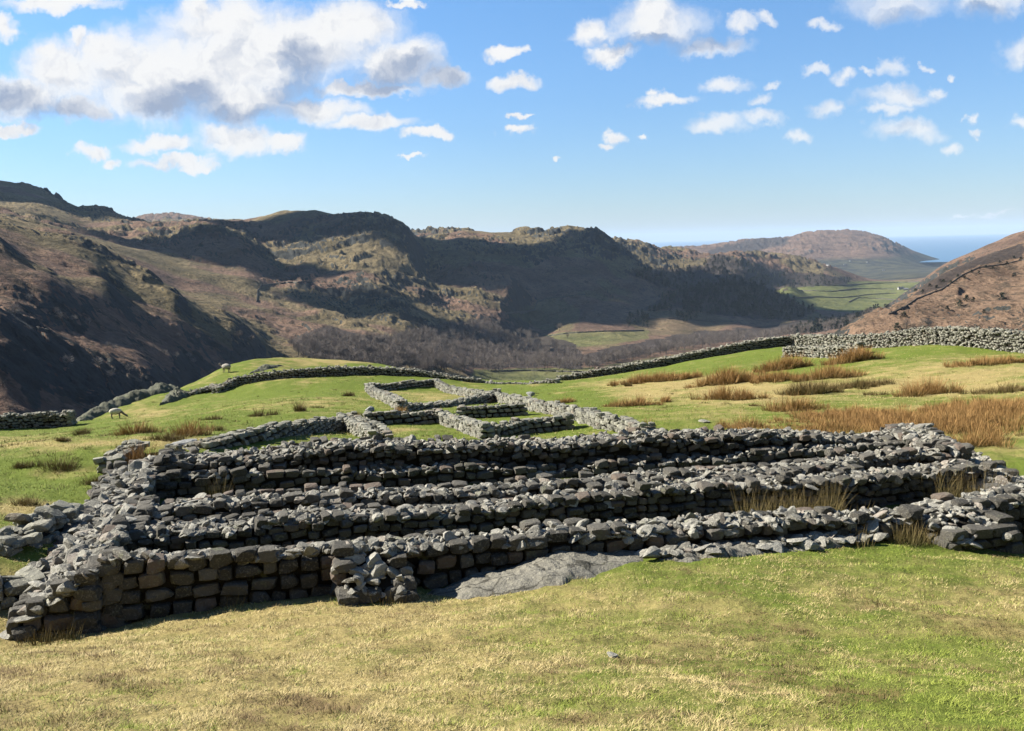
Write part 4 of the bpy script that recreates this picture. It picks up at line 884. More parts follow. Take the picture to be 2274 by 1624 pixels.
RU = [
 ('brown rush tuft at the left edge, smaller of a close pair', 55,1038,62,36,1),('dark bushy rush tuft casting a shadow to the right, at the left edge',122,1040,80,46,1),
 ('rush tuft standing alone on the turf above the low rock bank',58,1120,62,38,1),('wide dark rush tuft before the low wall at far left',300,963,84,34,0),
 ('faint rush tuft behind the wide dark one at left',187,964,42,18,1),('tall reddish rush tuft near the end of the long low wall',420,968,76,40,0),
 ('straggling olive rushes right of the tall reddish tuft',468,958,52,26,1),('flattened olive rushes before the long low wall',372,976,90,22,1),
 ('thin rushes in the middle of the left pasture',475,932,58,17,1),('low dark rush tuft in the bright turf under the curved wall',583,924,66,26,1),
 ('narrow upright rush tuft under the curved wall',666,914,22,26,1),('small wispy rush tuft right of the narrow one',700,906,36,12,1),
 ('small dark rush tuft left of the farthest room',774,880,28,17,1),('big rust-brown rush clump behind the left granary corner',330,1032,98,56,0),
 ('brown rush tuft beside the broad pale wall',786,924,44,20,1),('straw-brown rush tuft at the foot of the farthest room',872,920,58,26,0),
 ('brown rush tuft growing inside the left room',836,973,46,32,0),('sparse rush tuft by the collapsed wall at left',205,1075,46,26,1),
 ('tiny pair of rush tips on the dry turf at left',140,980,20,17,1),
 ('long low line of rushes below the climbing enclosure wall',1455,848,150,24,0),('broad reddish rush patch left of the turret',1615,852,140,36,0),
 ('paler rushes trailing right from the broad reddish patch',1725,846,84,26,0),('rush patch in the pasture below the broad reddish one',1622,888,118,34,0),
 ('low grassy rush patch right of the rooms',1405,900,96,24,0),('little rush tuft right of the low grassy patch',1478,893,24,20,0),
 ('single small rush tuft below the climbing wall',1396,858,14,14,1),('rush clump just left and below the turret',1742,820,92,36,0),
 ('feathery rush patch below the turret',1840,840,116,32,0),('two joined dark tufts with shadows, mid pasture at right',1800,876,100,40,1),
 ('shaggy golden-brown rushes before the turret wall',1897,802,94,32,0),('faint dry rushes right of the joined dark tufts',1912,860,96,22,1),
 ('low dark rushes below the faint dry ones',1946,878,62,16,1),('large russet rush patch near the right edge',2062,876,112,42,0),
 ('dark-fronted rush patch left of the great rush bed',1762,912,120,40,0),('russet rush patch just behind the rearmost granary wall',1650,950,78,32,0),
 ('slim upright rush tuft behind the granary at the end of the pale wall',1442,954,20,28,0),('low brown rushes beyond the right granary corner',2165,990,140,36,0),
 ('distant rushes below the tall sunlit wall at the right edge',2200,808,140,22,0),('small dark rushes in front of the mid pasture patch',1672,902,36,10,1),
 ('rushes reaching along the right edge above the great bed',2215,872,110,24,1),('brown rushes in the dip beside the saddle wall',1285,842,30,14,0),
 ('straw tufts beside the long pale wall',1250,895,60,16,0)]
for i, (lab, px, py, w, h, g) in enumerate(RU):
    rush('rush_clump', lab, px, py, w, h, 400 + i, mat=M_RUSHG if g else M_RUSH)
for i, (px, py, w, h, d) in enumerate(((2060,945,620,30,62),(1900,925,260,22,40),(2190,910,260,26,50))):
    rush('rush_bed', None, px, py, w, h, 480 + i, dpx=d, kind='stuff', fill=0.75)
_rt = np.random.default_rng(551); _y = 20 * 4.4 ** _rt.random(2600); _x = _y * _rt.uniform(-0.55, 0.56, 2600)
_q = np.stack([_x - ORG[0], _y - ORG[1]], -1); _m = ((_q @ A2 > 11.6) | (_q @ B2 < -2)) & (fbm(_x, _y, 9, 3, 555) > 0.02) & (_y < 92 + 0.2 * _x)
_P = np.stack([_x, _y, zt(_x, _y)], -1)[_m]
V, Fc, al, ti = tufts(_P, _rt, 22, 0.16, 0.02, 0.16, 0.7)
tag(new_mesh('tussock_grass', V, Fc, plant_mat("tussock", (0.085, 0.095, 0.022), (0.16, 0.14, 0.045), (0.34, 0.26, 0.11)), attrs={'along': al, 'tint': ti}), kind='stuff')
_rt = np.random.default_rng(561); _q = []
for cx_, cy_, n_ in ((1430,1420,7),(1700,1455,9),(1760,1490,8),(1640,1500,4),(1990,1352,4),(2100,1390,7),(2200,1378,6),(840,1412,3),(560,1470,4),(200,1448,4),(245,1512,2),(660,1560,6),(1310,1570,5),(1900,1520,6),(1530,1600,5),(1020,1500,4)):
    for _ in range(n_): _q.append(hit(cx_ + _rt.normal(0, 34), cy_ + _rt.normal(0, 9)))
V, Fc, al, ti = tufts(np.array(_q), _rt, 70, 0.075, 0.006, 0.11, 0.9)
tag(new_mesh('brown_moss', V, Fc, plant_mat("brown_moss", (0.03, 0.026, 0.010), (0.10, 0.075, 0.030), (0.20, 0.130, 0.060)), attrs={'along': al, 'tint': ti}), kind='stuff')
# tall dead grass inside and before the granaries
def plan_rush(label, a, b, w, d, hgt, n, seed, mat=M_DRYG, per=45, wid=0.008, lean=0.3):
    r = np.random.default_rng(seed); bb = b + r.uniform(-0.5, 0.5, n) * w; aa = a + r.uniform(-0.5, 0.5, n) * d
    xy = ORG + aa[:, None] * A2 + bb[:, None] * B2; c = plan(a, b); cz = float(zt(*c)); P = np.stack([xy[:, 0], xy[:, 1], zt(xy[:, 0], xy[:, 1])], -1)
    V, Fc, al, ti = tufts(P - np.array([c[0], c[1], cz]), r, per, hgt, wid, 0.2, lean)
    o = new_mesh('dead_grass', V, Fc, mat, attrs={'along': al, 'tint': ti}); o.location = (c[0], c[1], cz)
    return tag(o, label, 'grass clump', 'dead grass in the granaries', 'thing')
plan_rush('tall golden dead grass inside the nearest granary room, towards the right end', 2.3, 12.9, 2.6, 1.0, 0.85, 34, 501)
plan_rush('tawny dead grass in the corner where the second wall meets the right end wall', 2.6, 17.6, 1.8, 1.0, 0.9, 22, 502)
plan_rush('single dead grass tussock against the inner face of the rearmost wall', 8.8, 1.4, 0.3, 0.2, 0.75, 3, 503)
plan_rush('brown grass at the foot of the nearest wall, left of the right buttress', -0.35, 13.4, 1.5, 0.4, 0.45, 14, 504)
plan_rush('brown rushes at the right edge below the nearest wall', -0.5, 16.9, 1.2, 0.6, 0.65, 14, 505)
plan_rush('thin dry stalks at the dark foot of the nearest wall, near the left corner', -0.25, 1.9, 0.5, 0.2, 0.35, 5, 506, per=10)
plan_rush('tawny grass tussock before the slanting corner block of the left end wall', -0.45, -0.5, 0.9, 0.3, 0.30, 8, 507)
plan_rush('dry bents in front of the short buttress', -1.0, 4.2, 0.3, 0.2, 0.30, 4, 508, per=10)
def fore_rush(label, px, py, n, hgt, seed, per, lean, mat=M_RUSHG, spread=0.2):
    c = hit(px, py); r = np.random.default_rng(seed); P = np.stack([r.normal(0, spread, n), r.normal(0, spread, n), np.zeros(n)], -1)
    P[:, 2] = zt(c[0] + P[:, 0], c[1] + P[:, 1]) - c[2]
    V, Fc, al, ti = tufts(P, r, per, hgt, 0.006, 0.10, lean)
    o = new_mesh('sparse_rush', V, Fc, mat, attrs={'along': al, 'tint': ti}); o.location = c
    return tag(o, label, 'rush', 'sparse rushes in the foreground', 'thing')
fore_rush('thin dark rush stems leaning left in the right foreground grass', 1905, 1338, 2, 0.42, 511, 7, 0.35)
fore_rush('wispy green rush tuft right of the thin dark stems', 1975, 1345, 5, 0.26, 512, 16, 0.7)
fore_rush('pair of pale upright bents in the right foreground', 2045, 1330, 2, 0.5, 513, 2, 0.1, M_DRYG)

# ------------------------------------------------------------------ grass blades
RUSTB = ((1480,1425,70,22),(1740,1480,110,45),(1760,1390,90,20),(2150,1385,110,25),(60,1505,70,16),(180,1455,60,16),(900,1440,70,14),(2240,1410,60,20),(660,1560,120,25),(1850,1560,60,30),(470,1490,50,14))
def grass(name, n, ylo, yhi, hgt, wid, seed, power, cond):
    r = np.random.default_rng(seed); y = ylo * (yhi / ylo) ** (r.random(n) ** power); x = y * r.uniform(-0.56, 0.57, n)
    m = cond(x, y) & (r.random(n) < np.clip(0.9 + 0.7 * fbm(x, y, 0.30, 2, 931), 0.35, 1)); x, y = x[m], y[m]; n = len(x); z = zt(x, y)
    px, py = proj(x, y, z)
    d = fbm(x, y, 2.6, 4, 901, 0.65) * 0.42 + fbm(x, y, 0.32, 3, 905, 0.7) * 0.42 + 0.54 + 0.20 * sst(px, 1200, 300) - 0.36 * sst(px, 1500, 2200) * sst(py, 1330, 1480) - 0.20 * sst(py, 1400, 1250) * sst(px, 1200, 1500)
    if ylo > 15:
        d = 0.22 + 0.5 * fbm(x, y, 5.0, 4, 901, 0.6) + 0.25 * fbm(x, y, 1.2, 2, 907)
        for cx, cy, rx, ry, v in DRYB: d = d + 1.3 * v * np.exp(-(((px - cx) / rx) ** 2 + ((py - cy) / ry) ** 2))
    d = np.clip(d + r.normal(0, 0.20, n), 0, 1)
    rus = sst(fbm(x, y, 1.1, 4, 911, 0.65) + 0.22 * r.normal(0, 1, n) + 0.12 + sum(1.15 * np.exp(-(((px - cx) / rx) ** 2 + ((py - cy) / ry) ** 2)) for cx, cy, rx, ry in RUSTB), 0.38, 0.75)
    a = r.uniform(0, 2 * math.pi, n); le = np.clip(np.abs(r.normal(0.85 if ylo < 15 else 0.5, 0.4, n)) + 0.1, 0, 1.45)
    dr = np.stack([np.sin(le) * np.cos(a), np.sin(le) * np.sin(a), np.cos(le)], -1)
    L = hgt * r.uniform(0.5, 1.3, n) * (1 + 0.7 * np.clip(fbm(x, y, 0.5, 3, 921), -0.6, 1)); W = wid * r.uniform(0.6, 1.3, n) * np.sqrt(y / ylo)
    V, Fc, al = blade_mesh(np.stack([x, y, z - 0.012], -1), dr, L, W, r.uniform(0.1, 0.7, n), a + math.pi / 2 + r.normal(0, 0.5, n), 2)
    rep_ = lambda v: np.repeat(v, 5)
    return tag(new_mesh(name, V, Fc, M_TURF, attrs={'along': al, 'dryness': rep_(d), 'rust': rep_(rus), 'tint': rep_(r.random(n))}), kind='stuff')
m = bpy.data.materials.new("grass_blade"); m.use_nodes = True; k = NT(m.node_tree); b = k.n['Principled BSDF']; M_TURF = m
b.inputs['Roughness'].default_value = 0.75; b.inputs['Specular IOR Level'].default_value = 0.15
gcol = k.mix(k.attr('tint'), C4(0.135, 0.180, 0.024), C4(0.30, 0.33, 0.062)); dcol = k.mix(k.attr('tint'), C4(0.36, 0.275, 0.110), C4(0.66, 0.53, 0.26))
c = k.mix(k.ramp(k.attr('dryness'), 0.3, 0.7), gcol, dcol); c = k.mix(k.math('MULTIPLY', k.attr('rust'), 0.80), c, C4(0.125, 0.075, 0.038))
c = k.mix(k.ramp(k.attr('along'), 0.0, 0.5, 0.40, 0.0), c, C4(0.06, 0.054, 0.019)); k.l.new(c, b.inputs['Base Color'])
def outside(x, y):
    q = np.stack([x - ORG[0], y - ORG[1]], -1); a = q @ A2; b_ = q @ B2
    return a, b_
def cond1(x, y):
    a, b_ = outside(x, y); px, py = proj(x, y, zt(x, y))
    rockm = inpoly(px, py, [(935,1316),(1100,1268),(1255,1228),(1440,1232),(1540,1222),(1760,1202),(1960,1206),(1660,1236),(1440,1246),(1250,1292),(1050,1326)])
    return ((a < -0.02) | (b_ < -1.3)) & ~rockm
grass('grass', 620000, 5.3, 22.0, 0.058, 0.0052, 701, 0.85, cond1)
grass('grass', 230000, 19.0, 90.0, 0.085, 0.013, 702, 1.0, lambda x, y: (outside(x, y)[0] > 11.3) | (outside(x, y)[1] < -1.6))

# ------------------------------------------------------------------ trees of the valley
def simple_mat(name, col, var=0.3, scale=3.0):
    m = bpy.data.materials.new(name); m.use_nodes = True; k = NT(m.node_tree); b = k.n['Principled BSDF']; b.inputs['Roughness'].default_value = 0.9; b.inputs['Specular IOR Level'].default_value = 0.1
    g = k.add('ShaderNodeNewGeometry').outputs['Position']; n = k.noise(g, scale, 4, 0.6)
    k.l.new(k.mix(k.ramp(n, 0.3, 0.7), C4(*[c * (1 - var) for c in col]), C4(*[min(1, c * (1 + var)) for c in col])), b.inputs['Base Color']); return m
M_BARE = simple_mat("bare_twigs", (0.155, 0.130, 0.108), 0.35, 0.06); M_BARK = simple_mat("bark", (0.09, 0.075, 0.06)); M_BIRCH = simple_mat("birch_twigs", (0.20, 0.185, 0.165), 0.25, 0.1)
M_EVER = simple_mat("evergreen", (0.020, 0.024, 0.014), 0.4, 0.2)
def sticks(P0, P1, w0, w1):
    """thin four-sided limbs between two points"""
    n = len(P0); d = P1 - P0; d /= np.linalg.norm(d, axis=1)[:, None] + 1e-9
    ref = np.where(np.abs(d[:, 2:3]) > 0.9, np.array([[1.0, 0, 0]]), np.array([[0, 0, 1.0]])); u = np.cross(d, ref); u /= np.linalg.norm(u, axis=1)[:, None]; v = np.cross(d, u)
    V = np.zeros((n, 6, 3))
    for i in range(3):
        a = 2 * math.pi * i / 3; o = u * math.cos(a) + v * math.sin(a); V[:, i] = P0 + o * w0[:, None]; V[:, 3 + i] = P1 + o * w1[:, None]
    Fb = [(0, 1, 4), (0, 4, 3), (1, 2, 5), (1, 5, 4), (2, 0, 3), (2, 3, 5)]
    return V.reshape(-1, 3), (np.array(Fb)[None] + (np.arange(n) * 6)[:, None, None]).reshape(-1, 3)
def tree_parts(seed, h, spread, n_twig=150, low=0.28):
    r = np.random.default_rng(seed); nl = 9
    top = np.array([r.normal(0, .04 * h), r.normal(0, .04 * h), h * 0.62]); a = np.linspace(0, 2 * math.pi, nl, endpoint=False) + r.uniform(0, .5, nl)
    b0 = np.stack([np.zeros(nl), np.zeros(nl), h * r.uniform(low, 0.55, nl)], -1) ; b1 = np.stack([np.cos(a) * spread * r.uniform(.4, .8, nl), np.sin(a) * spread * r.uniform(.4, .8, nl), h * r.uniform(.5, .85, nl)], -1)
    P0 = np.concatenate([[[0, 0, -0.3]], b0]); P1 = np.concatenate([[top], b1])
    trunk = sticks(P0, P1, np.concatenate([[h * .032], np.full(nl, h * .014)]), np.concatenate([[h * .012], np.full(nl, h * .005)]))
    d = r.normal(0, 1, (n_twig, 3)); d /= np.linalg.norm(d, axis=1)[:, None]; rad = r.uniform(0.35, 1.0, n_twig) ** 0.6 * (1 + 0.25 * np.sin(3 * np.arctan2(d[:, 1], d[:, 0]) + seed))
    c = d * rad[:, None] * np.array([spread, spread, h * 0.36]) + np.array([0, 0, h * 0.64])
    dirn = d * np.array([1, 1, .6]) + np.array([0, 0, 0.55]) + r.normal(0, .35, (n_twig, 3)); dirn /= np.linalg.norm(dirn, axis=1)[:, None]; L = h * r.uniform(.07, .16, n_twig)
    tw = sticks(c - dirn * L[:, None], c + dirn * L[:, None], np.full(n_twig, h * .0085), np.full(n_twig, h * .003))
    return trunk, tw
def cat2(*ms):
    V, Fc, o = [], [], 0
    for v, f in ms: V.append(v); Fc.append(f + o); o += len(v)
    return np.concatenate(V), np.concatenate(Fc)
def in_poly_points(poly, n, seed, rmin, rmax, mind=0.0):
    r = np.random.default_rng(seed); P = np.array(poly, float); lo, hi = P.min(0), P.max(0); o = []
    tries = 0
    while len(o) < n and tries < n * 12:
        tries += 1; q = r.uniform(lo, hi)
        if not inpoly(np.array([q[0]]), np.array([q[1]]), [tuple(p) for p in P])[0]: continue
        h = hit(q[0], q[1], rmin=rmin, rmax=rmax * 1.3)
        if rmin < h[1] < rmax: o.append(h)
    return np.array(o)
VAR = [tree_parts(600 + i, 11.0, 4.4) for i in range(6)]
bare_t = [new_mesh('trunk', *v[0], M_BARK, link=False).data for v in VAR]; bare_c = [new_mesh('crown', *v[1], M_BARE, link=False).data for v in VAR]
birch_c = [new_mesh('crown', *v[1], M_BIRCH, link=False).data for v in VAR[:3]]
def plant_tree(p, i, sc_, label, group, crowns=None, name='bare_tree', cat='tree'):
    r_ = random.Random(i * 13 + 5)
    o = empty(name, tuple(p), label, cat, group, r_.uniform(0, 6.28)); f = sc_ * r_.uniform(0.75, 1.2); o.scale = (f * r_.uniform(.85, 1.15), f, f * r_.uniform(.85, 1.1))
    for nm, me in (('trunk', bare_t[i % len(bare_t)]), ('crown', (crowns or bare_c)[i % len(crowns or bare_c)])):
        c = bpy.data.objects.new(nm, me); COL.objects.link(c); c.parent = o
    return o
W1 = [(640,778),(720,748),(800,765),(960,738),(1080,722),(1180,748),(1280,782),(1300,822),(1180,822),(1060,828),(900,832),(700,818)]
W2 = [(1290,808),(1400,782),(1560,750),(1700,742),(1760,730),(1980,692),(1990,706),(1900,722),(1760,748),(1500,784),(1310,822)]
p1 = in_poly_points(W1, 620, 31, 900, 2100); p1 = p1[np.argsort(p1[:, 1])]
p2 = in_poly_points(W2, 330, 32, 1200, 3200); p2 = p2[np.argsort(p2[:, 1])]
for i, p in enumerate(p1[:150]): plant_tree(p, i, 1.25, 'leafless grey-brown tree in the valley wood beyond the saddle', 'bare trees of the valley wood')
for i, p in enumerate(p2[:80]): plant_tree(p, i, 1.15, 'leafless tree in the dark wooded belt along the right valley floor', 'bare trees of the right valley belt')
def forest(name, pts, parts, seed, sc_, mat):
    r = np.random.default_rng(seed); V, Fc, o = [], [], 0; c0 = pts.mean(0)
    for p in pts:
        v, f = parts[r.integers(len(parts))]; a = r.uniform(0, 6.28); s_ = sc_ * r.uniform(.7, 1.25); ca_, sa_ = math.cos(a), math.sin(a)
        V.append((v * s_) @ np.array([[ca_, sa_, 0], [-sa_, ca_, 0], [0, 0, 1]]) + p - c0); Fc.append(f + o); o += len(v)
    ob = new_mesh(name, np.concatenate(V), np.concatenate(Fc), mat); ob.location = c0; return tag(ob, kind='stuff')
TH_ = [cat2(*tree_parts(650 + i, 11.0, 4.6, 90)) for i in range(4)]
forest('woodland', np.concatenate([p1[150:], p2[80:]]), TH_, 33, 1.3, M_BARE)
def ever_parts(seed, h, w):
    """dense evergreen: many small leaf clumps about a tapering crown"""
    r = np.random.default_rng(seed); n = 70; t = r.random(n) ** 0.8; rad = w * (1 - t * 0.85) * np.sqrt(r.random(n)) * r.uniform(.7, 1.2, n); a = r.uniform(0, 6.28, n)
    c = np.stack([rad * np.cos(a), rad * np.sin(a), h * (0.08 + 0.92 * t)], -1); s_ = w * r.uniform(.25, .5, n)
    T = r.normal(0, 1, (n, 3, 3)); T /= np.linalg.norm(T, axis=2)[..., None]; V = (c[:, None] + T * s_[:, None, None]).reshape(-1, 3)
    return V, np.arange(n * 3).reshape(-1, 3)
EV = [ever_parts(660 + i, 11.0, 3.2) for i in range(4)]; EVR = [ever_parts(670 + i, 9.0, 4.5) for i in range(4)]
dk = [in_poly_points(q, n, 40 + i, a, b) for i, (q, n, a, b) in enumerate((
    ([(1430,695),(1480,658),(1560,636),(1660,630),(1740,654),(1815,693),(1760,715),(1600,704),(1500,688)], 520, 2000, 3300),
    ([(1380,602),(1450,600),(1560,592),(1590,568),(1640,578),(1720,602),(1900,618),(1880,632),(1750,642),(1700,652),(1520,650),(1470,642)], 480, 2500, 5600),
    ([(1740,745),(1800,715),(1960,690),(1985,700),(1930,722),(1850,738)], 160, 1600, 3400),
    ([(1480,700),(1530,690),(1560,705),(1520,720)], 30, 1800, 3000), ([(1400,700),(1440,700),(1440,730),(1390,725)], 30, 1800, 3000)))]
forest('dark_wood', np.concatenate(dk), EV + EVR + TH_[:1], 44, 1.25, M_EVER)
# single trees and bushes
z1p = lambda x, y: (x * .3418, 388.6 + y * .3418)
for i, (x, y) in enumerate(((100,930),(190,825),(370,905),(480,960),(575,985),(740,1145),(440,1255),(640,1255),(715,1330),(840,1295),(1230,1195),(1262,1230),(1285,1078),(1070,1175),(1150,1195),(1160,1060),(700,1130),(390,950))):
    p = hit(*z1p(x, y), rmin=200); plant_tree(p, i, 0.55 if p[1] < 900 else 0.8, 'pale leafless birch scattered over the dark left fellside', 'birches on the left fellside', birch_c, 'birch_tree')
for i, (x, y) in enumerate(((620,668),(575,700),(630,705),(650,725),(600,735),(560,760),(610,775),(650,765),(530,752),(500,700),(585,720),(540,700),(640,745))):
    p = hit(x, y, rmin=300); plant_tree(p, i, 0.9, 'leafless tree scattered on the brown slope above the valley wood', 'trees on the brown slope')
plant_tree(hit(1243, 735, rmin=900), 3, 1.7, 'large leafless tree alone at the foot of the pale hillside field', None)
plant_tree(hit(1260, 752, rmin=900), 4, 1.1, 'smaller leafless tree below the large lone one in the valley field', None)
ev_me = [new_mesh('crown', *e, M_EVER, link=False).data for e in EVR]
z3p = lambda x, y: (1443.5 + x * .3652, 444 + y * .3652)
for i, (x, y, s_, lab) in enumerate(((1885,648,.75,'dark round bush left of a close pair on the russet right fell'),(1925,618,.75,'dark bush, upper of the close pair on the russet right fell'),(1968,615,.45,'small dark bush right of the close pair on the right fell'),
    (2140,605,.8,'dark spreading bush highest on the right of the russet fell'),(1545,715,.55,'small dark bush low on the left of the russet fell'),(1502,795,.7,'dark bush just above the sunlit enclosure wall'),
    (1808,672,.5,'small dim bush below the close pair on the right fell'),(2215,468,.6,'dark bush beside pale crags near the right edge of the fell'),(2030,690,.4,'tiny dark shrub amid the scree of the right fell'))):
    o = bpy.data.objects.new('dark_bush', ev_me[i % 4]); COL.objects.link(o); o.location = hit(*z3p(x, y), rmin=300); o.scale = (s_ * 1.2, s_, s_ * 0.7); o.rotation_euler = (0, 0, i); tag(o, lab, 'bush', 'bushes on the right fell', 'thing')
for i, (x, y) in enumerate(((1560,785),(1660,770),(1690,760),(1150,775))):
    plant_tree(hit(*z3p(x, y), rmin=300), i, 0.5, 'grey leafless scrub tree low on the russet right fell', 'scrub on the right fell')
for i in range(16):
    t = i / 15; x = 1615 + 640 * t; y = 562 - 215 * t + (18 if i % 2 else -4)
    o = bpy.data.objects.new('dark_bush', ev_me[i % 4]); COL.objects.link(o); o.location = hit(*z3p(x, y), rmin=500); o.scale = (0.6, 0.5, 0.30); o.rotation_euler = (0, 0, i * 1.7)
    tag(o, 'dark heather bush in the dark band along the crest of the right fell', 'bush', 'dark band on the right fell', 'thing')

# ------------------------------------------------------------------ field walls, track, farm
M_FW = simple_mat("field_wall_stone", (0.085, 0.080, 0.068), 0.4, 0.4)
def field_wall(label, pts, h, w, rmin, seed, rmax=20000):
    dense = []
    for (x0, y0), (x1, y1) in zip(pts[:-1], pts[1:]):
        n = max(1, int(math.hypot(x1 - x0, y1 - y0) / 5)); dense += [(x0 + (x1 - x0) * j / n, y0 + (y1 - y0) * j / n) for j in range(n)]
    P = np.array([hit(*q, rmin=rmin, rmax=rmax) for q in dense + [pts[-1]]]); r = np.random.default_rng(seed)
    ok = np.concatenate([[True], np.linalg.norm(np.diff(P, axis=0), axis=1) < P[:-1, 1] * 0.2]); P = P[ok]
    d = np.gradient(P[:, :2], axis=0); d /= np.linalg.norm(d, axis=1)[:, None] + 1e-9; n = np.stack([-d[:, 1], d[:, 0]], -1); V = []
    for p, q in zip(P, n):
        hh = h * r.uniform(.8, 1.15)
        for s_, z in ((-1, -1.5), (-.7, hh), (.7, hh), (1, -1.5)):
            x, y = p[:2] + q * s_ * w / 2; V.append((x, y, float(zt(x, y)) + z))
    V = np.array(V); Fq = []
    for i in range(len(P) - 1):
        for j in range(3): a = i * 4 + j; Fq += [(a, a + 1, a + 5, a + 4)]
    for a in (0, (len(P) - 1) * 4): Fq += [(a, a + 1, a + 2, a + 3)]
    c = V.mean(0); o = new_mesh('field_wall', V - c, Fq, M_FW); o.location = c; return tag(o, label, 'stone wall', 'field walls in the valley', 'thing')
field_wall('dark field wall turning a corner high on the brown left slope', [(570,672),(572,648),(582,635),(640,629),(692,628)], 2.2, 1.2, 900, 1)
field_wall('dark field wall stepping up the pale hillside field below the shaded fell', [(1122,698),(1165,694),(1186,691),(1193,672),(1212,665),(1300,655)], 2.4, 1.4, 1400, 2)
field_wall('field wall along the top of the green valley field by the lone tree', [(1215,748),(1262,741),(1340,737),(1430,735)], 2.2, 1.4, 1300, 3)
field_wall('long field wall slanting up the russet right fell to the edge', [(1973,700),(2013,681),(2035,665),(2093,643),(2137,612),(2174,595),(2229,588),(2274,578),(2330,566)], 0.9, 0.7, 450, 4)
field_wall('lower wall across the bright far fields, left of the farm', [(1745,664),(1810,660),(1870,662),(1930,655),(1990,652)], 3.0, 2.5, 2600, 5)
field_wall('middle wall across the bright far fields', [(1775,646),(1850,648),(1900,642),(1985,643)], 3.0, 2.5, 2800, 6)
field_wall('curved wall below the farm in the bright far fields', [(1885,672),(1905,662),(1950,664),(2000,668),(2020,662)], 3.0, 2.5, 2600, 7)
field_wall('upper wall across the bright far fields', [(1800,634),(1880,634),(1940,630),(2040,627)], 3.0, 2.5, 3000, 8)
field_wall('field wall in the shaded green valley floor', [(1420,704),(1480,708),(1560,714),(1640,716)], 2.2, 1.4, 1500, 9)
field_wall('field wall beneath the valley wood, along the small green field', [(1090,826),(1180,824),(1300,828)], 1.8, 1.2, 800, 10)

M_WHITE = simple_mat("whitewash", (0.36, 0.35, 0.32), 0.08); M_SLATE = simple_mat("slate", (0.11, 0.11, 0.12), 0.2); M_DARK = simple_mat("window_dark", (0.02, 0.02, 0.025), 0.1)
def box(x0, x1, y0, y1, z0, z1):
    V = np.array([(x, y, z) for z in (z0, z1) for x, y in ((x0, y0), (x1, y0), (x1, y1), (x0, y1))], float)
    return V, np.array([(0, 2, 1), (0, 3, 2), (4, 5, 6), (4, 6, 7), (0, 1, 5), (0, 5, 4), (1, 2, 6), (1, 6, 5), (2, 3, 7), (2, 7, 6), (3, 0, 4), (3, 4, 7)])
def gable(L, W, H, ov):
    x, y = L / 2 + ov, W / 2 + ov; V = np.array([(-x, -y, H - .1), (x, -y, H - .1), (x, y, H - .1), (-x, y, H - .1), (-x, 0, H + W * .42), (x, 0, H + W * .42)])
    return V, np.array([(0, 1, 5), (0, 5, 4), (2, 3, 4), (2, 4, 5), (0, 4, 3), (1, 2, 5), (0, 3, 2), (0, 2, 1)])
def house(name, label, px, py, L, W, H, rz, rmin, wmat=M_WHITE, group=None, cat='house'):
    p = hit(px, py, rmin=rmin); o = empty(name, tuple(p), label, cat, group, rz)
    new_mesh('wall', *box(-L / 2, L / 2, -W / 2, W / 2, -2.0, H), wmat, o)
    rf = new_mesh('roof', *gable(L, W, H, .35), M_SLATE, o)
    for s_ in (-1, 1): new_mesh('chimney', *box(s_ * L * .42 - .5, s_ * L * .42 + .5, -.5, .5, H + W * .3, H + W * .42 + 1.6), wmat, rf)
    for j in range(4): new_mesh('window', *box(-L * .36 + j * L * .24 - .6, -L * .36 + j * L * .24 + .6, -W / 2 - .06, -W / 2 + .1, 1.0 + (H - 3.2) * .5, 2.6 + (H - 3.2) * .5), M_DARK, o)
    return o
house('farmhouse', 'white farmhouse in the bright far fields of the valley', 2000, 643, 26, 9, 7.5, 0.3, 2800)
house('barn', 'grey barn beside the white farmhouse in the far fields', 2012, 645, 18, 10, 5.5, -0.6, 2800, M_FW, cat='barn')
for i, (x, y) in enumerate(((1876,589),(1926,583),(1888,581),(1838,592),(1962,602))):
    house('cottage', 'tiny white cottage in the distant wooded valley below the far fell', x, y, 15, 8, 5.5, i * .7, 4500, group='far white cottages')

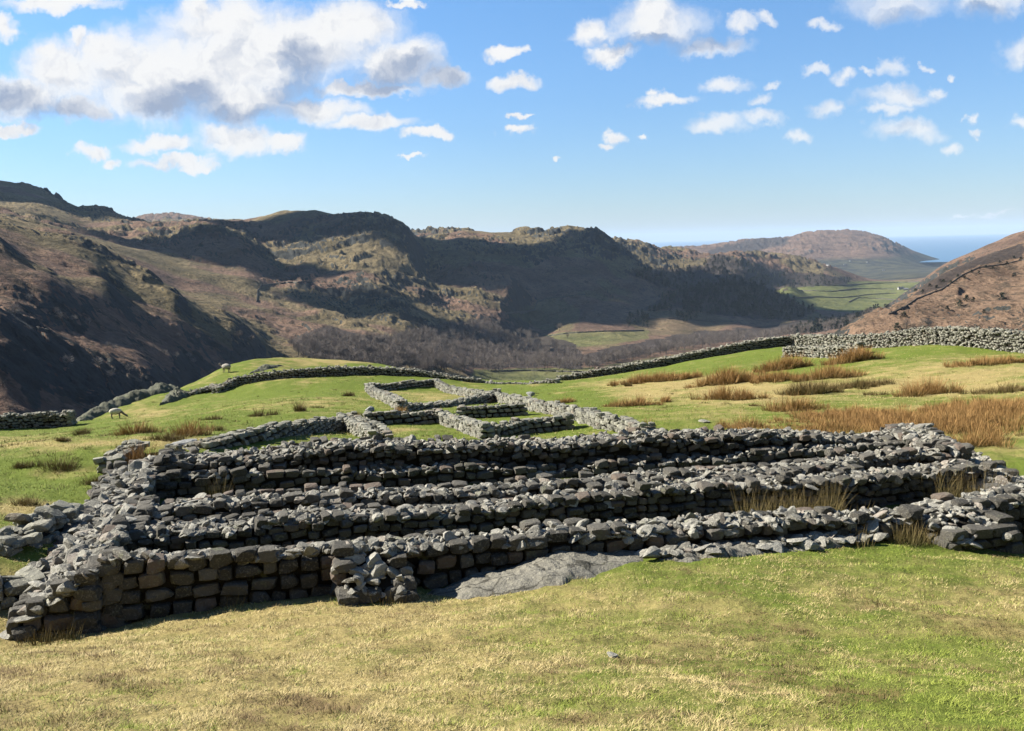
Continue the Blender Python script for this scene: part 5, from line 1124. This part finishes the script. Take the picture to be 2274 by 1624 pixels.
# ------------------------------------------------------------------ sheep
M_FLEECE = simple_mat("fleece_grey", (0.30, 0.28, 0.24), 0.3, 14); M_FLEECE2 = simple_mat("fleece_pale", (0.48, 0.45, 0.36), 0.25, 14); M_FACE2 = simple_mat("sheep_skin", (0.16, 0.14, 0.12), 0.3, 20)
def sheep(label, p, rz, fleece, grazing, s_=1.0):
    o = empty('sheep', tuple(p), label, 'sheep', None, rz); o.scale = (s_, s_, s_)
    me = bpy.data.meshes.new('body'); hx, hz = (0.82, 0.22) if grazing else (0.72, 0.86)
    vs_ = [(0,0,.58),(.28,0,.60),(-.30,0,.58),(.46,0,.62 if not grazing else .52),(.60,0,.76 if not grazing else .36),(hx,0,hz),(hx + .12,0,hz - (.06 if not grazing else .12)),(-.46,0,.5)]
    es = [(0,1),(0,2),(1,3),(3,4),(4,5),(5,6),(2,7)]; rad = [.20,.19,.20,.12,.09,.085,.05,.05]
    for sx, sy in ((.27,.11),(.27,-.11),(-.29,.11),(-.29,-.11)):
        b = len(vs_); rear = sx < 0
        vs_ += [(sx, sy, .42), (sx + (-.05 if rear else .02), sy, .26), (sx + (-.02 if rear else 0), sy, .06), (sx + .03, sy, 0.0)]; es += [(1 if not rear else 2, b), (b, b + 1), (b + 1, b + 2), (b + 2, b + 3)]; rad += [.08, .04, .03, .035]
    b = len(vs_); vs_ += [(hx - .06, .12, hz + .03), (hx - .06, -.12, hz + .03)]; es += [(5, b), (5, b + 1)]; rad += [.025, .025]
    me.from_pydata(vs_, es, []); bo = bpy.data.objects.new('body', me); COL.objects.link(bo); bo.parent = o; me.materials.append(M_FACE2)
    sk = bo.modifiers.new('skin', 'SKIN')
    for v, r_ in zip(me.skin_vertices[0].data, rad): v.radius = (r_, r_)
    me.skin_vertices[0].data[0].use_root = True
    sb = bo.modifiers.new('sub', 'SUBSURF'); sb.levels = 1; sb.render_levels = 2
    V = ICO[3][0]; n = 1 + .07 * fbm(V[:, 0] * 3 + V[:, 2] * 2, V[:, 1] * 3 - V[:, 2], .5, 3, 77)
    new_mesh('fleece', V * n[:, None] * np.array([.50, .26, .27]) + np.array([-.02, 0, .60]), ICO[3][1], fleece, o, smooth=True)
    return o
q = hit(503, 828, rmin=80, rmax=125); sheep('grey-fleeced sheep standing on the left skyline of the grassy hump', q, math.radians(160), M_FLEECE, False, 0.95)
q = hit(258, 930, rmin=50, rmax=90); sheep('pale cream sheep grazing below the long mossy rock ridge', q, math.radians(15), M_FLEECE2, True, 0.8)

# ------------------------------------------------------------------ valley air
m = bpy.data.materials.new("haze_air"); m.use_nodes = True; k = NT(m.node_tree); k.n.clear()
pv = k.add('ShaderNodeVolumePrincipled'); pv.inputs['Color'].default_value = C4(0.62, 0.80, 1.0); pv.inputs['Density'].default_value = 2.4e-5
o_ = k.add('ShaderNodeOutputMaterial'); k.l.new(pv.outputs[0], o_.inputs['Volume'])
V, Fc = box(-45000, 45000, -2500, 82000, -310, 420); tag(new_mesh("haze", V, Fc, m), kind='stuff')
